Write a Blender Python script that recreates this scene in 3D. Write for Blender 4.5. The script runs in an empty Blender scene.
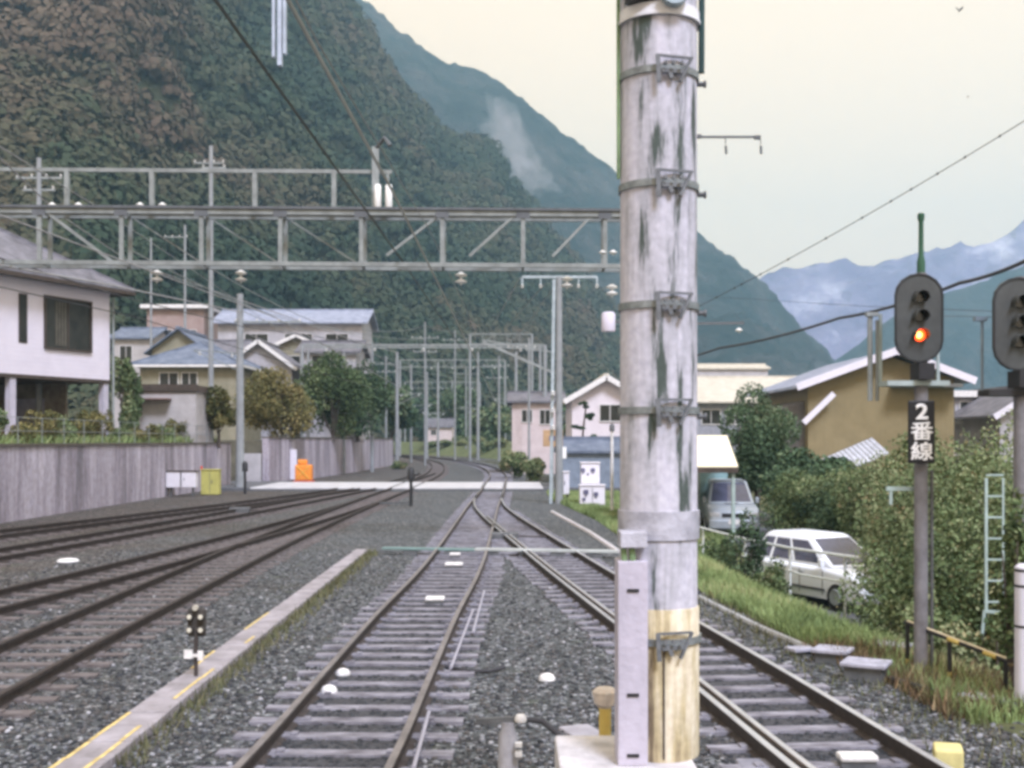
import bpy, bmesh, math, random
import numpy as np
from mathutils import Vector, Matrix, noise
R = math.radians
rnd = random.Random(7)
nr = np.random.default_rng(11)
sc = bpy.context.scene
COL = sc.collection

# ------------------------------------------------------------------ camera
F = 1150.0          # focal length in pixels
CX, HY, CH = 512.0, 440.0, 2.6
cam = bpy.data.cameras.new('camera')
cam.sensor_width = 36.0
cam.lens = 36.0 * F / 1024.0
cam.shift_y = (HY - 384.0) / 1024.0
cam.clip_start = 0.1
cam.clip_end = 9000.0
cam_o = bpy.data.objects.new('camera', cam)
COL.objects.link(cam_o)
cam_o.location = (0, 0, CH)
cam_o.rotation_euler = (R(90), 0, 0)
sc.camera = cam_o
cam.dof.use_dof = True
cam.dof.focus_distance = 60.0
cam.dof.aperture_fstop = 12.0

# ------------------------------------------------------------------ sky, sun, exposure
SUN_EL, SUN_AZ = 50.0, 158.0       # high, behind the camera a little to the right
w = bpy.data.worlds.new('World')
sc.world = w
w.use_nodes = True
wn, wl = w.node_tree.nodes, w.node_tree.links
wn.clear()
sky = wn.new('ShaderNodeTexSky')
sky.sky_type = 'NISHITA'
sky.sun_disc = False
sky.sun_elevation = R(SUN_EL)
sky.sun_rotation = R(SUN_AZ)
mixc = wn.new('ShaderNodeMix'); mixc.data_type = 'RGBA'
mixc.inputs['Factor'].default_value = 0.985          # overcast: cloud hides nearly all of the blue
CLOUD = (5.08, 4.08, 3.00, 1)
mixc.inputs['B'].default_value = CLOUD
bg = wn.new('ShaderNodeBackground'); bg.inputs['Strength'].default_value = 0.1
wo = wn.new('ShaderNodeOutputWorld')
wl.new(sky.outputs[0], mixc.inputs['A'])
wl.new(mixc.outputs['Result'], bg.inputs['Color'])
wl.new(bg.outputs[0], wo.inputs['Surface'])
sun = bpy.data.lights.new('sun', 'SUN')
sun.energy = 1.5
sun.angle = R(16)
sun.color = (0.86, 0.91, 1.14)
sun_o = bpy.data.objects.new('sun', sun)
COL.objects.link(sun_o)
az, el = R(SUN_AZ), R(SUN_EL)
sdir = Vector((math.sin(az) * math.cos(el), math.cos(az) * math.cos(el), math.sin(el)))
sun_o.rotation_euler = sdir.to_track_quat('Z', 'Y').to_euler()
sun_o.location = (0, -20, 40)
sc.view_settings.view_transform = 'Standard'
sc.view_settings.look = 'None'
sc.view_settings.gamma = 1.0
sc.view_settings.use_curve_mapping = False
sc.view_settings.exposure = 1.6
sc.render.engine = 'CYCLES'
sc.cycles.max_bounces = 5
sc.cycles.diffuse_bounces = 2
sc.cycles.glossy_bounces = 2
sc.cycles.volume_bounces = 1
sc.cycles.use_denoising = True
sc.cycles.pixel_filter_type = 'BLACKMAN_HARRIS'
sc.cycles.filter_width = 3.4

# ------------------------------------------------------------------ helpers
def P(x, y, D):
    return Vector(((x - CX) * D / F, D, CH + (HY - y) * D / F))
def G(x, y, z=0.0):
    D = F * (CH - z) / (y - HY)
    return Vector(((x - CX) * D / F, D, z))

MATS = {}
def mat(name, col, rough=0.75, var=0.18, scale=3.0, bump=0.0, bscale=None, metal=0.0, col2=None, stretch=(1, 1, 1), det=6, spec=0.4, obj=False):
    """noise between two tones of the surface, fine grain on top, optional bump"""
    if name in MATS: return MATS[name]
    m = bpy.data.materials.new(name); m.use_nodes = True
    nt = m.node_tree; N, L = nt.nodes, nt.links
    b = N['Principled BSDF']
    b.inputs['Roughness'].default_value = rough
    b.inputs['Metallic'].default_value = metal
    b.inputs['Specular IOR Level'].default_value = spec
    geo = N.new('ShaderNodeNewGeometry') if not obj else N.new('ShaderNodeTexCoord')
    mp = N.new('ShaderNodeMapping'); mp.inputs['Scale'].default_value = stretch
    L.new(geo.outputs['Position' if not obj else 'Object'], mp.inputs['Vector'])
    n1 = N.new('ShaderNodeTexNoise'); n1.inputs['Scale'].default_value = scale; n1.inputs['Detail'].default_value = det
    n1.inputs['Roughness'].default_value = 0.65
    L.new(mp.outputs[0], n1.inputs['Vector'])
    cr = N.new('ShaderNodeValToRGB')
    c2 = col2 or tuple(min(1, c * (1 + var)) for c in col)
    c1 = col if col2 else tuple(c * (1 - var) for c in col)
    cr.color_ramp.elements[0].position = 0.33; cr.color_ramp.elements[0].color = (*c1, 1)
    cr.color_ramp.elements[1].position = 0.67; cr.color_ramp.elements[1].color = (*c2, 1)
    L.new(n1.outputs['Fac'], cr.inputs['Fac'])
    L.new(cr.outputs['Color'], b.inputs['Base Color'])
    if bump:
        n2 = N.new('ShaderNodeTexNoise'); n2.inputs['Scale'].default_value = bscale or scale * 6; n2.inputs['Detail'].default_value = 5
        L.new(geo.outputs['Position' if not obj else 'Object'], n2.inputs['Vector'])
        bp = N.new('ShaderNodeBump'); bp.inputs['Strength'].default_value = bump; bp.inputs['Distance'].default_value = 0.03
        L.new(n2.outputs['Fac'], bp.inputs['Height']); L.new(bp.outputs[0], b.inputs['Normal'])
    m['b'] = 1
    MATS[name] = m
    return m

def leafmat(name, stops, rough=0.8, trans=0.25):
    """colour by the per-face attribute tint (0..1)"""
    if name in MATS: return MATS[name]
    m = bpy.data.materials.new(name); m.use_nodes = True
    nt = m.node_tree; N, L = nt.nodes, nt.links
    b = N['Principled BSDF']; b.inputs['Roughness'].default_value = rough
    b.inputs['Specular IOR Level'].default_value = 0.2
    a = N.new('ShaderNodeAttribute'); a.attribute_name = 'tint'
    cr = N.new('ShaderNodeValToRGB')
    e = cr.color_ramp.elements
    e[0].position = stops[0][0]; e[0].color = (*stops[0][1], 1)
    e[1].position = stops[-1][0]; e[1].color = (*stops[-1][1], 1)
    for p_, c in stops[1:-1]:
        q = e.new(p_); q.color = (*c, 1)
    L.new(a.outputs['Fac'], cr.inputs['Fac'])
    L.new(cr.outputs['Color'], b.inputs['Base Color'])
    MATS[name] = m
    return m

def setp(o, label=None, cat=None, group=None, kind=None):
    if label: o['label'] = label
    if cat: o['category'] = cat
    if group: o['group'] = group
    if kind: o['kind'] = kind
    return o

def link(name, me, m, parent=None):
    o = bpy.data.objects.new(name, me)
    COL.objects.link(o)
    if m: me.materials.append(m)
    if parent: o.parent = parent
    return o

def empty(name, loc, label, cat, group=None, rz=0.0):
    o = bpy.data.objects.new(name, None); COL.objects.link(o)
    o.empty_display_size = 0.2
    o.location = loc; o.rotation_euler = (0, 0, rz)
    return setp(o, label, cat, group)

class MB:
    def __init__(s): s.v, s.f, s.m = [], [], Matrix.Identity(4)
    def add(s, vs, fs):
        n = len(s.v)
        s.v += [tuple(s.m @ Vector(v)) for v in vs]
        s.f += [tuple(i + n for i in f) for f in fs]
        return s
    def box(s, x0, x1, y0, y1, z0, z1):
        return s.add([(x0,y0,z0),(x1,y0,z0),(x1,y1,z0),(x0,y1,z0),(x0,y0,z1),(x1,y0,z1),(x1,y1,z1),(x0,y1,z1)],
                     [(0,3,2,1),(4,5,6,7),(0,1,5,4),(1,2,6,5),(2,3,7,6),(3,0,4,7)])
    def bar(s, a, b, w_, h_=None, up=(0,0,1)):
        """rectangular bar from a to b"""
        a, b = Vector(a), Vector(b); h_ = h_ or w_
        d = (b - a).normalized(); u = Vector(up)
        if abs(d.dot(u)) > 0.98: u = Vector((0, 1, 0))
        sx = d.cross(u).normalized() * w_ / 2; sy = sx.cross(d).normalized() * h_ / 2
        vs = [a-sx-sy, a+sx-sy, a+sx+sy, a-sx+sy, b-sx-sy, b+sx-sy, b+sx+sy, b-sx+sy]
        return s.add(vs, [(0,3,2,1),(4,5,6,7),(0,1,5,4),(1,2,6,5),(2,3,7,6),(3,0,4,7)])
    def tube(s, pts, r, n=8, r1=None):
        pts = [Vector(p) for p in pts]; k = len(pts)
        rings = []
        for i, p in enumerate(pts):
            d = (pts[min(i+1, k-1)] - pts[max(i-1, 0)]).normalized()
            u = Vector((0, 0, 1)) if abs(d.z) < 0.9 else Vector((0, 1, 0))
            a = d.cross(u).normalized(); b = a.cross(d).normalized()
            rr = r if r1 is None else r + (r1 - r) * i / (k - 1)
            rings.append([p + (a * math.cos(t) + b * math.sin(t)) * rr for t in [2*math.pi*j/n for j in range(n)]])
        vs = [v for q in rings for v in q]; fs = []
        for i in range(k - 1):
            for j in range(n):
                fs.append((i*n+j, i*n+(j+1) % n, (i+1)*n+(j+1) % n, (i+1)*n+j))
        fs.append(tuple(range(n-1, -1, -1))); fs.append(tuple((k-1)*n+j for j in range(n)))
        return s.add(vs, fs)
    def lathe(s, prof, c=(0,0,0), n=24):
        """prof: list of (r, z)"""
        vs, fs = [], []
        for r, z in prof:
            vs += [(c[0]+r*math.cos(2*math.pi*j/n), c[1]+r*math.sin(2*math.pi*j/n), c[2]+z) for j in range(n)]
        k = len(prof)
        for i in range(k-1):
            for j in range(n): fs.append((i*n+j, i*n+(j+1)%n, (i+1)*n+(j+1)%n, (i+1)*n+j))
        fs.append(tuple(range(n-1,-1,-1))); fs.append(tuple((k-1)*n+j for j in range(n)))
        return s.add(vs, fs)
    def prism(s, poly, a, b, axis='y'):
        """poly: list of 2-D points (in x-z for axis y, y-z for axis x, x-y for axis z) from a to b"""
        def q(p, t):
            return {'y': (p[0], t, p[1]), 'x': (t, p[0], p[1]), 'z': (p[0], p[1], t)}[axis]
        n = len(poly)
        vs = [q(p, a) for p in poly] + [q(p, b) for p in poly]
        fs = [tuple(range(n)), tuple(range(2*n-1, n-1, -1))] + [(i, i+n, (i+1)%n+n, (i+1)%n) for i in range(n)]
        return s.add(vs, fs)
    def mesh(s, name, smooth=False):
        me = bpy.data.meshes.new(name)
        me.from_pydata(s.v, [], s.f)
        bm = bmesh.new(); bm.from_mesh(me)
        bmesh.ops.recalc_face_normals(bm, faces=bm.faces)
        bm.to_mesh(me); bm.free()
        if smooth:
            for p in me.polygons: p.use_smooth = True
            me.set_sharp_from_angle(angle=R(40))
        return me
    def obj(s, name, m, parent=None, smooth=False, bevel=0.0):
        o = link(name, s.mesh(name, smooth), m, parent)
        if bevel:
            b = o.modifiers.new('bevel', 'BEVEL'); b.width = bevel; b.segments = 2; b.limit_method = 'ANGLE'
        return o

def fastmesh(name, V, Fq, tint=None, smooth=False):
    """V (n,3); Fq (m,4) or (m,3) int arrays"""
    me = bpy.data.meshes.new(name)
    k = Fq.shape[1]
    me.vertices.add(len(V)); me.vertices.foreach_set('co', V.astype(np.float32).ravel())
    me.loops.add(Fq.size); me.loops.foreach_set('vertex_index', Fq.astype(np.int32).ravel())
    me.polygons.add(len(Fq))
    me.polygons.foreach_set('loop_start', (np.arange(len(Fq)) * k).astype(np.int32))
    me.polygons.foreach_set('loop_total', np.full(len(Fq), k, dtype=np.int32))
    if smooth: me.polygons.foreach_set('use_smooth', np.ones(len(Fq), dtype=bool))
    me.update(calc_edges=True)
    if tint is not None:
        at = me.attributes.new('tint', 'FLOAT', 'FACE'); at.data.foreach_set('value', tint.astype(np.float32))
    return me

def leaves(name, C, S, T, m, parent=None, aspect=0.6):
    """one leaf-shaped quad per centre"""
    n = len(C)
    a = nr.normal(size=(n, 3)); a /= np.linalg.norm(a, axis=1)[:, None]
    b = nr.normal(size=(n, 3)); b -= (a * b).sum(1)[:, None] * a; b /= np.linalg.norm(b, axis=1)[:, None]
    a = a * S[:, None]; b = b * S[:, None] * aspect
    V = np.stack([C - a, C - b*1.0 + a*0.15, C + a, C + b*0.9], axis=1).reshape(-1, 3)
    Fq = np.arange(4 * n).reshape(-1, 4)
    return link(name, fastmesh(name, V, Fq, T), m, parent)

def crown_pts(c, r, n, lobes=9, seed=0):
    g = np.random.default_rng(seed)
    out = []
    lc = g.normal(size=(lobes, 3)); lc /= np.linalg.norm(lc, axis=1)[:, None]
    lc = lc * g.uniform(0.35, 0.85, (lobes, 1)) * np.array(r)
    lr = g.uniform(0.32, 0.55, lobes)
    k = g.integers(0, lobes, n)
    d = g.normal(size=(n, 3)); d /= np.linalg.norm(d, axis=1)[:, None]
    rad = g.uniform(0.25, 1, n) ** 0.5
    C = np.array(c) + lc[k] + d * (rad * lr[k])[:, None] * np.array(r)
    lt = g.uniform(-0.27, 0.25, lobes)
    return C, lt[k]

# ------------------------------------------------------------------ materials
CONC = mat('old_concrete', (0.30, 0.29, 0.32), var=0.25, scale=2.2, bump=0.3)
STEEL = mat('galvanised_steel', (0.25, 0.275, 0.275), rough=0.55, var=0.22, scale=5, metal=0.15)
STEELD = mat('dark_steel', (0.10, 0.105, 0.11), rough=0.6, var=0.3, scale=8)
RUST = mat('rusty_steel', (0.045, 0.036, 0.033), rough=0.7, var=0.35, scale=12, bump=0.2)
RAILTOP = mat('worn_rail_steel', (0.62, 0.62, 0.64), rough=0.3, var=0.12, scale=3, metal=0.7)
RAILTOPB = mat('dull_rail_steel', (0.24, 0.22, 0.215), rough=0.45, var=0.25, scale=3, metal=0.4)
WHITE = mat('white_paint', (0.55, 0.54, 0.53), rough=0.5, scale=9, col2=(.80, .79, .78), bump=.1)
DKWOOD = mat('dark_wood', (0.06, 0.045, 0.035), var=0.3, scale=6)
BLACK = mat('black_paint', (0.02, 0.02, 0.022), rough=0.55, var=0.2, scale=6)
YEL = mat('yellow_paint', (0.55, 0.42, 0.12), rough=0.6, var=0.2, scale=4)
GLASS = mat('dark_window_glass', (0.030, 0.030, 0.024), rough=0.2, var=0.4, scale=1.5, spec=0.22)
WIRE = mat('wire_black', (0.04, 0.04, 0.045), var=0.1)
WIREL = mat('wire_grey', (0.30, 0.30, 0.31), var=0.1, metal=0.2, rough=0.5)
INSUL = mat('porcelain_white', (0.75, 0.75, 0.73), rough=0.3, var=0.05)
TYRE = mat('tyre_rubber', (0.02, 0.02, 0.02), rough=0.9, var=0.2)

# ------------------------------------------------------------------ ground
def smooth(t):
    t = max(0.0, min(1.0, t)); return t * t * (3 - 2 * t)
def interp(x, xs, ys):
    return float(np.interp(x, xs, ys))
def edge_x(D):           # where ballast ends on the right
    return interp(D, [0, 8, 12, 14, 20, 37, 50, 60, 90], [4.6, 4.4, 4.3, 3.9, 3.35, 2.9, 1.9, 1.8, 1.5])
def gz(x, D):
    f = interp(D, [0, 10, 14, 27, 35, 48, 58], [0.9, 0.9, 1.0, 0.97, 0.32, 0.08, 0.0])
    x0 = edge_x(D) + interp(D, [0, 12, 18, 40], [0.8, 0.7, 0.5, 0.6])
    return -1.28 * f * smooth((x - x0) / 2.2)

xs = sorted(set([-2500, -1500, -600, -200, -80, -40] + [-30 + i * 2 for i in range(15)] + [i * 0.5 for i in range(-1, 40)] + [22, 25, 30, 40, 60, 100, 200, 600, 1500, 2500]))
ys = sorted(set([-100, -60, -20, -5] + [i * 1.0 for i in range(0, 70)] + [75, 80, 90, 100, 120, 150, 200, 300, 500, 900, 1500, 2280]))
V = np.array([(x, y, gz(x, y)) for y in ys for x in xs], dtype=float)
nx = len(xs)
Fq = np.array([(j*nx+i, j*nx+i+1, (j+1)*nx+i+1, (j+1)*nx+i) for j in range(len(ys)-1) for i in range(nx-1)])

def ballast_material():
    m = bpy.data.materials.new('ballast_gravel'); m.use_nodes = True
    nt = m.node_tree; N, L = nt.nodes, nt.links; b = N['Principled BSDF']
    b.inputs['Roughness'].default_value = 0.85; b.inputs['Specular IOR Level'].default_value = 0.3
    g = N.new('ShaderNodeNewGeometry')
    v = N.new('ShaderNodeTexVoronoi'); v.inputs['Scale'].default_value = 22; v.inputs['Randomness'].default_value = 1
    L.new(g.outputs['Position'], v.inputs['Vector'])
    cr = N.new('ShaderNodeValToRGB'); cr.color_ramp.interpolation = 'LINEAR'
    e = cr.color_ramp.elements
    e[0].position = 0; e[0].color = (0.032, 0.032, 0.036, 1)
    e[1].position = 1; e[1].color = (0.37, 0.385, 0.40, 1)
    for p_, c in [(0.3, (0.052, 0.058, 0.060, 1)), (0.6, (0.092, 0.102, 0.106, 1)), (0.85, (0.155, 0.168, 0.176, 1))]:
        q = e.new(p_); q.color = c
    sp = N.new('ShaderNodeSeparateColor'); L.new(v.outputs['Color'], sp.inputs[0]); L.new(sp.outputs[0], cr.inputs['Fac'])
    # rust and moss patches, browner to the left
    n = N.new('ShaderNodeTexNoise'); n.inputs['Scale'].default_value = 0.55; n.inputs['Detail'].default_value = 8; n.inputs['Roughness'].default_value = 0.7
    L.new(g.outputs['Position'], n.inputs['Vector'])
    sx = N.new('ShaderNodeSeparateXYZ'); L.new(g.outputs['Position'], sx.inputs[0])
    mr = N.new('ShaderNodeMapRange'); mr.inputs['From Min'].default_value = -1.0; mr.inputs['From Max'].default_value = -13
    mr.inputs['To Min'].default_value = -0.22; mr.inputs['To Max'].default_value = 0.28
    L.new(sx.outputs['X'], mr.inputs['Value'])
    ad = N.new('ShaderNodeMath'); ad.operation = 'ADD'; L.new(n.outputs['Fac'], ad.inputs[0]); L.new(mr.outputs[0], ad.inputs[1])
    ms = N.new('ShaderNodeMapRange'); ms.inputs['From Min'].default_value = 0.38; ms.inputs['From Max'].default_value = 0.78
    L.new(ad.outputs[0], ms.inputs['Value'])
    mx = N.new('ShaderNodeMix'); mx.data_type = 'RGBA'; mx.blend_type = 'MULTIPLY'
    L.new(ms.outputs[0], mx.inputs['Factor']); L.new(cr.outputs[0], mx.inputs['A']); mx.inputs['B'].default_value = (0.86, 0.70, 0.60, 1)
    # slightly green-brown weeds in patches
    n3 = N.new('ShaderNodeTexNoise'); n3.inputs['Scale'].default_value = 1.9; n3.inputs['Detail'].default_value = 7
    L.new(g.outputs['Position'], n3.inputs['Vector'])
    m3 = N.new('ShaderNodeMapRange'); m3.inputs['From Min'].default_value = 0.60; m3.inputs['From Max'].default_value = 0.72; m3.inputs['To Max'].default_value = 0.5
    L.new(n3.outputs['Fac'], m3.inputs['Value'])
    mx3 = N.new('ShaderNodeMix'); mx3.data_type = 'RGBA'
    L.new(m3.outputs[0], mx3.inputs['Factor']); L.new(mx.outputs['Result'], mx3.inputs['A']); mx3.inputs['B'].default_value = (0.085, 0.10, 0.06, 1)
    L.new(mx3.outputs['Result'], b.inputs['Base Color'])
    bp = N.new('ShaderNodeBump'); bp.inputs['Strength'].default_value = 1.0; bp.inputs['Distance'].default_value = 0.05; bp.invert = True
    L.new(v.outputs['Distance'], bp.inputs['Height']); L.new(bp.outputs[0], b.inputs['Normal'])
    return m
BALLAST = ballast_material()
g_o = link('ground', fastmesh('ground', V, Fq, smooth=True), BALLAST); setp(g_o, kind='structure')

SOIL = mat('verge_soil', (0.045, 0.055, 0.022), var=0.4, scale=1.5, col2=(0.11, 0.115, 0.05), bump=0.4)
ASPH = mat('asphalt', (0.10, 0.105, 0.115), var=0.2, scale=2, bump=0.2, bscale=60)
def sheet(name, dlist, xa, xb, n, dz, m):
    V = []
    for D in dlist:
        a, b = xa(D), xb(D)
        for i in range(n + 1):
            x = a + (b - a) * i / n
            V.append((x, D, gz(x, D) + dz))
    k = n + 1
    Fq = np.array([(j*k+i, j*k+i+1, (j+1)*k+i+1, (j+1)*k+i) for j in range(len(dlist)-1) for i in range(n)])
    o = link(name, fastmesh(name, np.array(V), Fq, smooth=True), m); setp(o, kind='structure')
    return o
dl = [8 + i * 1.0 for i in range(50)]
sheet('grass_verge_soil', dl, lambda D: edge_x(D) + 0.12*math.sin(D*2.1), lambda D: edge_x(D) + 3.4, 16, 0.012, SOIL)
sheet('side_road', dl, lambda D: edge_x(D) + 3.3, lambda D: edge_x(D) + 7.5, 12, 0.016, ASPH)
sheet('field', dl + [75, 110, 180], lambda D: edge_x(D) + 7.4, lambda D: edge_x(D) + 200, 16, 0.012, SOIL)

# grass on the verge : one mass of blades
def blades(name, n, pos, hgt, label, cat, mt, wid=0.012):
    V = np.zeros((n * 3, 3)); T = np.zeros(n)
    for i in range(n):
        x, y, t = pos()
        h = hgt * rnd.uniform(0.4, 1.25); z = gz(x, y) if -15.9 < x else 2.34
        lx, ly = rnd.gauss(0, .35) * h, rnd.gauss(0, .35) * h
        a = rnd.uniform(0, math.pi); wd = wid * (0.6 + y / 20.0)
        V[3*i] = (x - math.cos(a)*wd, y - math.sin(a)*wd, z); V[3*i+1] = (x + math.cos(a)*wd, y + math.sin(a)*wd, z)
        V[3*i+2] = (x + lx, y + ly, z + h); T[i] = t
    o = link(name, fastmesh(name, V, np.arange(3*n).reshape(-1, 3), T), mt)
    return setp(o, label, cat, kind='stuff')
GRASSM = leafmat('grass_blade', [(0, (0.09, 0.13, 0.05)), (0.4, (0.19, 0.26, 0.10)), (0.75, (0.28, 0.35, 0.15)), (1, (0.38, 0.36, 0.19))])
def gp():
    while True:
        y = 10.5 + 45 * rnd.random() ** 1.6
        x = edge_x(y) - 0.15 + 3.6 * rnd.random()
        if y < 14.2 and rnd.random() < 0.45 + .4 * (noise.noise(Vector((x * 2.2, y * 2.2, 5))) > -.05): continue
        nn = noise.noise(Vector((x * 0.9, y * 0.6, 0)))
        if nn < -0.32 and rnd.random() < .7: continue
        return x, y, min(1, max(0, 0.5 + nn * 0.6 + rnd.gauss(0, .14)))
blades('verge_grass', 100000, gp, 0.21, 'long green grass on the bank to the right of the tracks', 'grass', GRASSM)

# ------------------------------------------------------------------ loose ballast stones near the camera
ico_v = []; t_ = (1 + 5 ** .5) / 2
for a, b in ((1, t_), (-1, t_), (1, -t_), (-1, -t_)):
    ico_v += [(a, b, 0), (0, a, b), (b, 0, a)]
ICO = np.array(ico_v) / math.sqrt(1 + t_ * t_)
bmx = bmesh.new()
for v in ICO: bmx.verts.new(v)
bmesh.ops.convex_hull(bmx, input=bmx.verts)
bmx.verts.ensure_lookup_table(); bmx.verts.index_update()
ICOF = np.array([[v.index for v in f.verts] for f in bmx.faces]); ICO = np.array([v.co[:] for v in bmx.verts]); bmx.free()

# ------------------------------------------------------------------ tracks
def catmull(pts, step=0.5):
    pts = [Vector((p[0], p[1], 0)) for p in pts]
    out = []
    for i in range(len(pts) - 1):
        p0, p1, p2, p3 = pts[max(i-1, 0)], pts[i], pts[i+1], pts[min(i+2, len(pts)-1)]
        n = max(2, int((p2 - p1).length / step))
        for k in range(n):
            t = k / n
            out.append(0.5 * ((2*p1) + (p2-p0)*t + (2*p0-5*p1+4*p2-p3)*t*t + (3*p1-p0-3*p2+p3)*t**3))
    out.append(pts[-1])
    return out
def offset(line, d):
    out = []
    for i, p in enumerate(line):
        t = (line[min(i+1, len(line)-1)] - line[max(i-1, 0)]).normalized()
        out.append(p + Vector((t.y, -t.x, 0)) * d)
    return out
RAILPROF = [(-.065, 0), (.065, 0), (.065, .012), (.012, .032), (.012, .108), (.033, .118), (.033, .150), (-.033, .150), (-.033, .118), (-.012, .108), (-.012, .032), (-.065, .012)]
def sweep(line, prof, z0):
    k = len(prof); V = []; Fc = []
    for i, p in enumerate(line):
        t = (line[min(i+1, len(line)-1)] - line[max(i-1, 0)]).normalized(); n = Vector((t.y, -t.x, 0))
        V += [(p.x + n.x * a, p.y + n.y * a, z0 + b) for a, b in prof]
    for i in range(len(line) - 1):
        for j in range(k): Fc.append((i*k+j, i*k+(j+1)%k, (i+1)*k+(j+1)%k, (i+1)*k+j))
    Fc.append(tuple(range(k))); Fc.append(tuple((len(line)-1)*k+j for j in range(k)))
    b = MB(); b.add(V, Fc); return b
SLEEPW = mat('weathered_sleeper', (0.09, 0.085, 0.10), var=0.3, scale=3.5, bump=0.5, bscale=40, col2=(0.33, 0.325, 0.37), stretch=(1, 2.5, 1))
SLEEPB = mat('brown_sleeper', (0.09, 0.075, 0.07), var=0.3, scale=7, bump=0.4, bscale=40, col2=(0.19, 0.17, 0.17), stretch=(1, 3, 1))
def track(pts, label, m_side, m_top, m_sl, pitch, y0, y1, nmax=80, wide=1.95, nosleep=None):
    line = catmull(pts)
    root = empty('railway_track', (line[0].x, line[0].y, 0), label, 'railway track', 'railway tracks')
    L0 = Matrix.Translation(-Vector((line[0].x, line[0].y, 0)))
    for sgn in (-1, 1):
        b = sweep(offset(line, sgn * 0.5665), RAILPROF, 0.005)
        b.v = [tuple(L0 @ Vector(v)) for v in b.v]
        ro = b.obj('rail', m_side, root)
        tp = sweep(offset(line, sgn * 0.5665), [(-.031, .1505), (.031, .1505), (.031, .153), (-.031, .153)], 0.005)
        tp.v = [tuple(L0 @ Vector(v)) for v in tp.v]
        tp.obj('running_surface', m_top, ro)
    sl = MB().box(-wide/2, wide/2, -.085, .085, -.10, .034)
    for sx in (-.5665, .5665):
        for q in (-.11, .11): sl.box(sx + q - .03, sx + q + .03, -.05, .05, .0345, .055)
    me = sl.mesh('sleeper'); me.materials.append(m_sl)
    s = 0; nxt = 0; cnt = 0; rest = MB()
    for i in range(len(line) - 1):
        seg = (line[i+1] - line[i]); l = seg.length
        while nxt < s + l:
            p = line[i] + seg * ((nxt - s) / l)
            if y0 < p.y < y1 and not (nosleep and nosleep(p)):
                a = math.atan2(seg.y, seg.x) - math.pi/2 + rnd.gauss(0, .012)
                if cnt < nmax:
                    o = bpy.data.objects.new('sleeper', me); COL.objects.link(o); o.parent = root
                    o.location = L0 @ p + Vector((rnd.gauss(0, .02), 0, rnd.uniform(-.008, .004))); o.rotation_euler = (0, 0, a); cnt += 1
                else:
                    rest.m = Matrix.Translation(L0 @ p) @ Matrix.Rotation(a, 4, 'Z')
                    rest.box(-wide/2, wide/2, -.105, .105, -.10, .022)
            nxt += pitch
        s += l
    if rest.v: setp(rest.obj('sleeper', m_sl, root), kind='stuff')
    return root
T1 = [(-1.75, 3), (-1.49, 8.6), (-1.42, 11.94), (-1.34, 16.3), (-1.2, 20.7), (-1.13, 25.6), (-1.1, 36.6), (-1.08, 43.3), (-0.95, 62), (-1.2, 88), (-3.6, 118), (-10, 158), (-24, 205), (-48, 250)]
T2 = [(3.3, 3), (2.68, 8.6), (2.27, 12.6), (1.35, 20.7), (.47, 29), (-.35, 37), (-.85, 43.5), (-1.02, 50), (-1.0, 55)]
T3 = [(-5.3, 6), (-5.5, 11), (-5.64, 15.5), (-5.76, 20.7), (-5.9, 28), (-5.9, 37), (-5.8, 50), (-5.6, 68), (-6.2, 95), (-9, 130), (-16, 170), (-28, 210)]
T4 = [(-9.2, 9), (-8.7, 12.5), (-8.3, 15), (-7.83, 18.8), (-7.3, 23.7), (-6.8, 29.6), (-6.35, 36), (-6.0, 43), (-5.85, 49)]
T5 = [(-12.6, 16), (-11.7, 22), (-11.1, 25.8), (-10, 34), (-8.8, 45), (-7.6, 58), (-6.6, 72), (-6.3, 86)]
T6 = [(-15.0, 22), (-14.2, 27), (-13.6, 30.6), (-12.2, 37), (-10.5, 45), (-8.95, 54), (-8.0, 62)]
track(T1, 'track of pale sleepers with dull rails running up the middle of the yard', RUST, RAILTOPB, SLEEPW, 0.54, 7.5, 240, 78, nosleep=lambda p: 57.5 < p.y < 68)
track(T2, 'shiny railed track with a guard rail passing right behind the big concrete pole', RUST, RAILTOP, SLEEPW, 0.56, 6.5, 42, 78)
track(T3, 'brown track just left of the concrete cable trough', RUST, RUST, SLEEPB, 0.6, 9, 180, 78, nosleep=lambda p: 57.5 < p.y < 68)
track(T4, 'brown track curving in to join the one beside the cable trough', RUST, RUST, SLEEPB, 0.6, 9, 40, 78)
track(T5, 'dark track second from the retaining wall', RUST, RUST, SLEEPB, 0.62, 17, 57, 78)
track(T6, 'dark track nearest the retaining wall', RUST, RUST, SLEEPB, 0.62, 23, 50, 78)
gl = offset(catmull(T2[:6]), -0.5665 + 0.115)
gr_o = sweep(gl[6:], [(-.04, 0), (.04, 0), (.03, .02), (.01, .04), (.01, .11), (.03, .12), (.03, .156), (-.03, .156), (-.03, .12), (-.01, .11), (-.01, .04), (-.03, .02)], 0.008).obj('guard_rail', mat('guard_rail_steel', (0.22, 0.19, 0.18), rough=.5, var=.3, scale=5, metal=.3))
gt_ = sweep(gl[6:], [(-.024, .1565), (.024, .1565), (.024, .159), (-.024, .159)], 0.008).obj('running_surface', RAILTOP, gr_o)
setp(gr_o, 'check rail laid along the inside of the left rail of the shiny track', 'guard rail')

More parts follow.
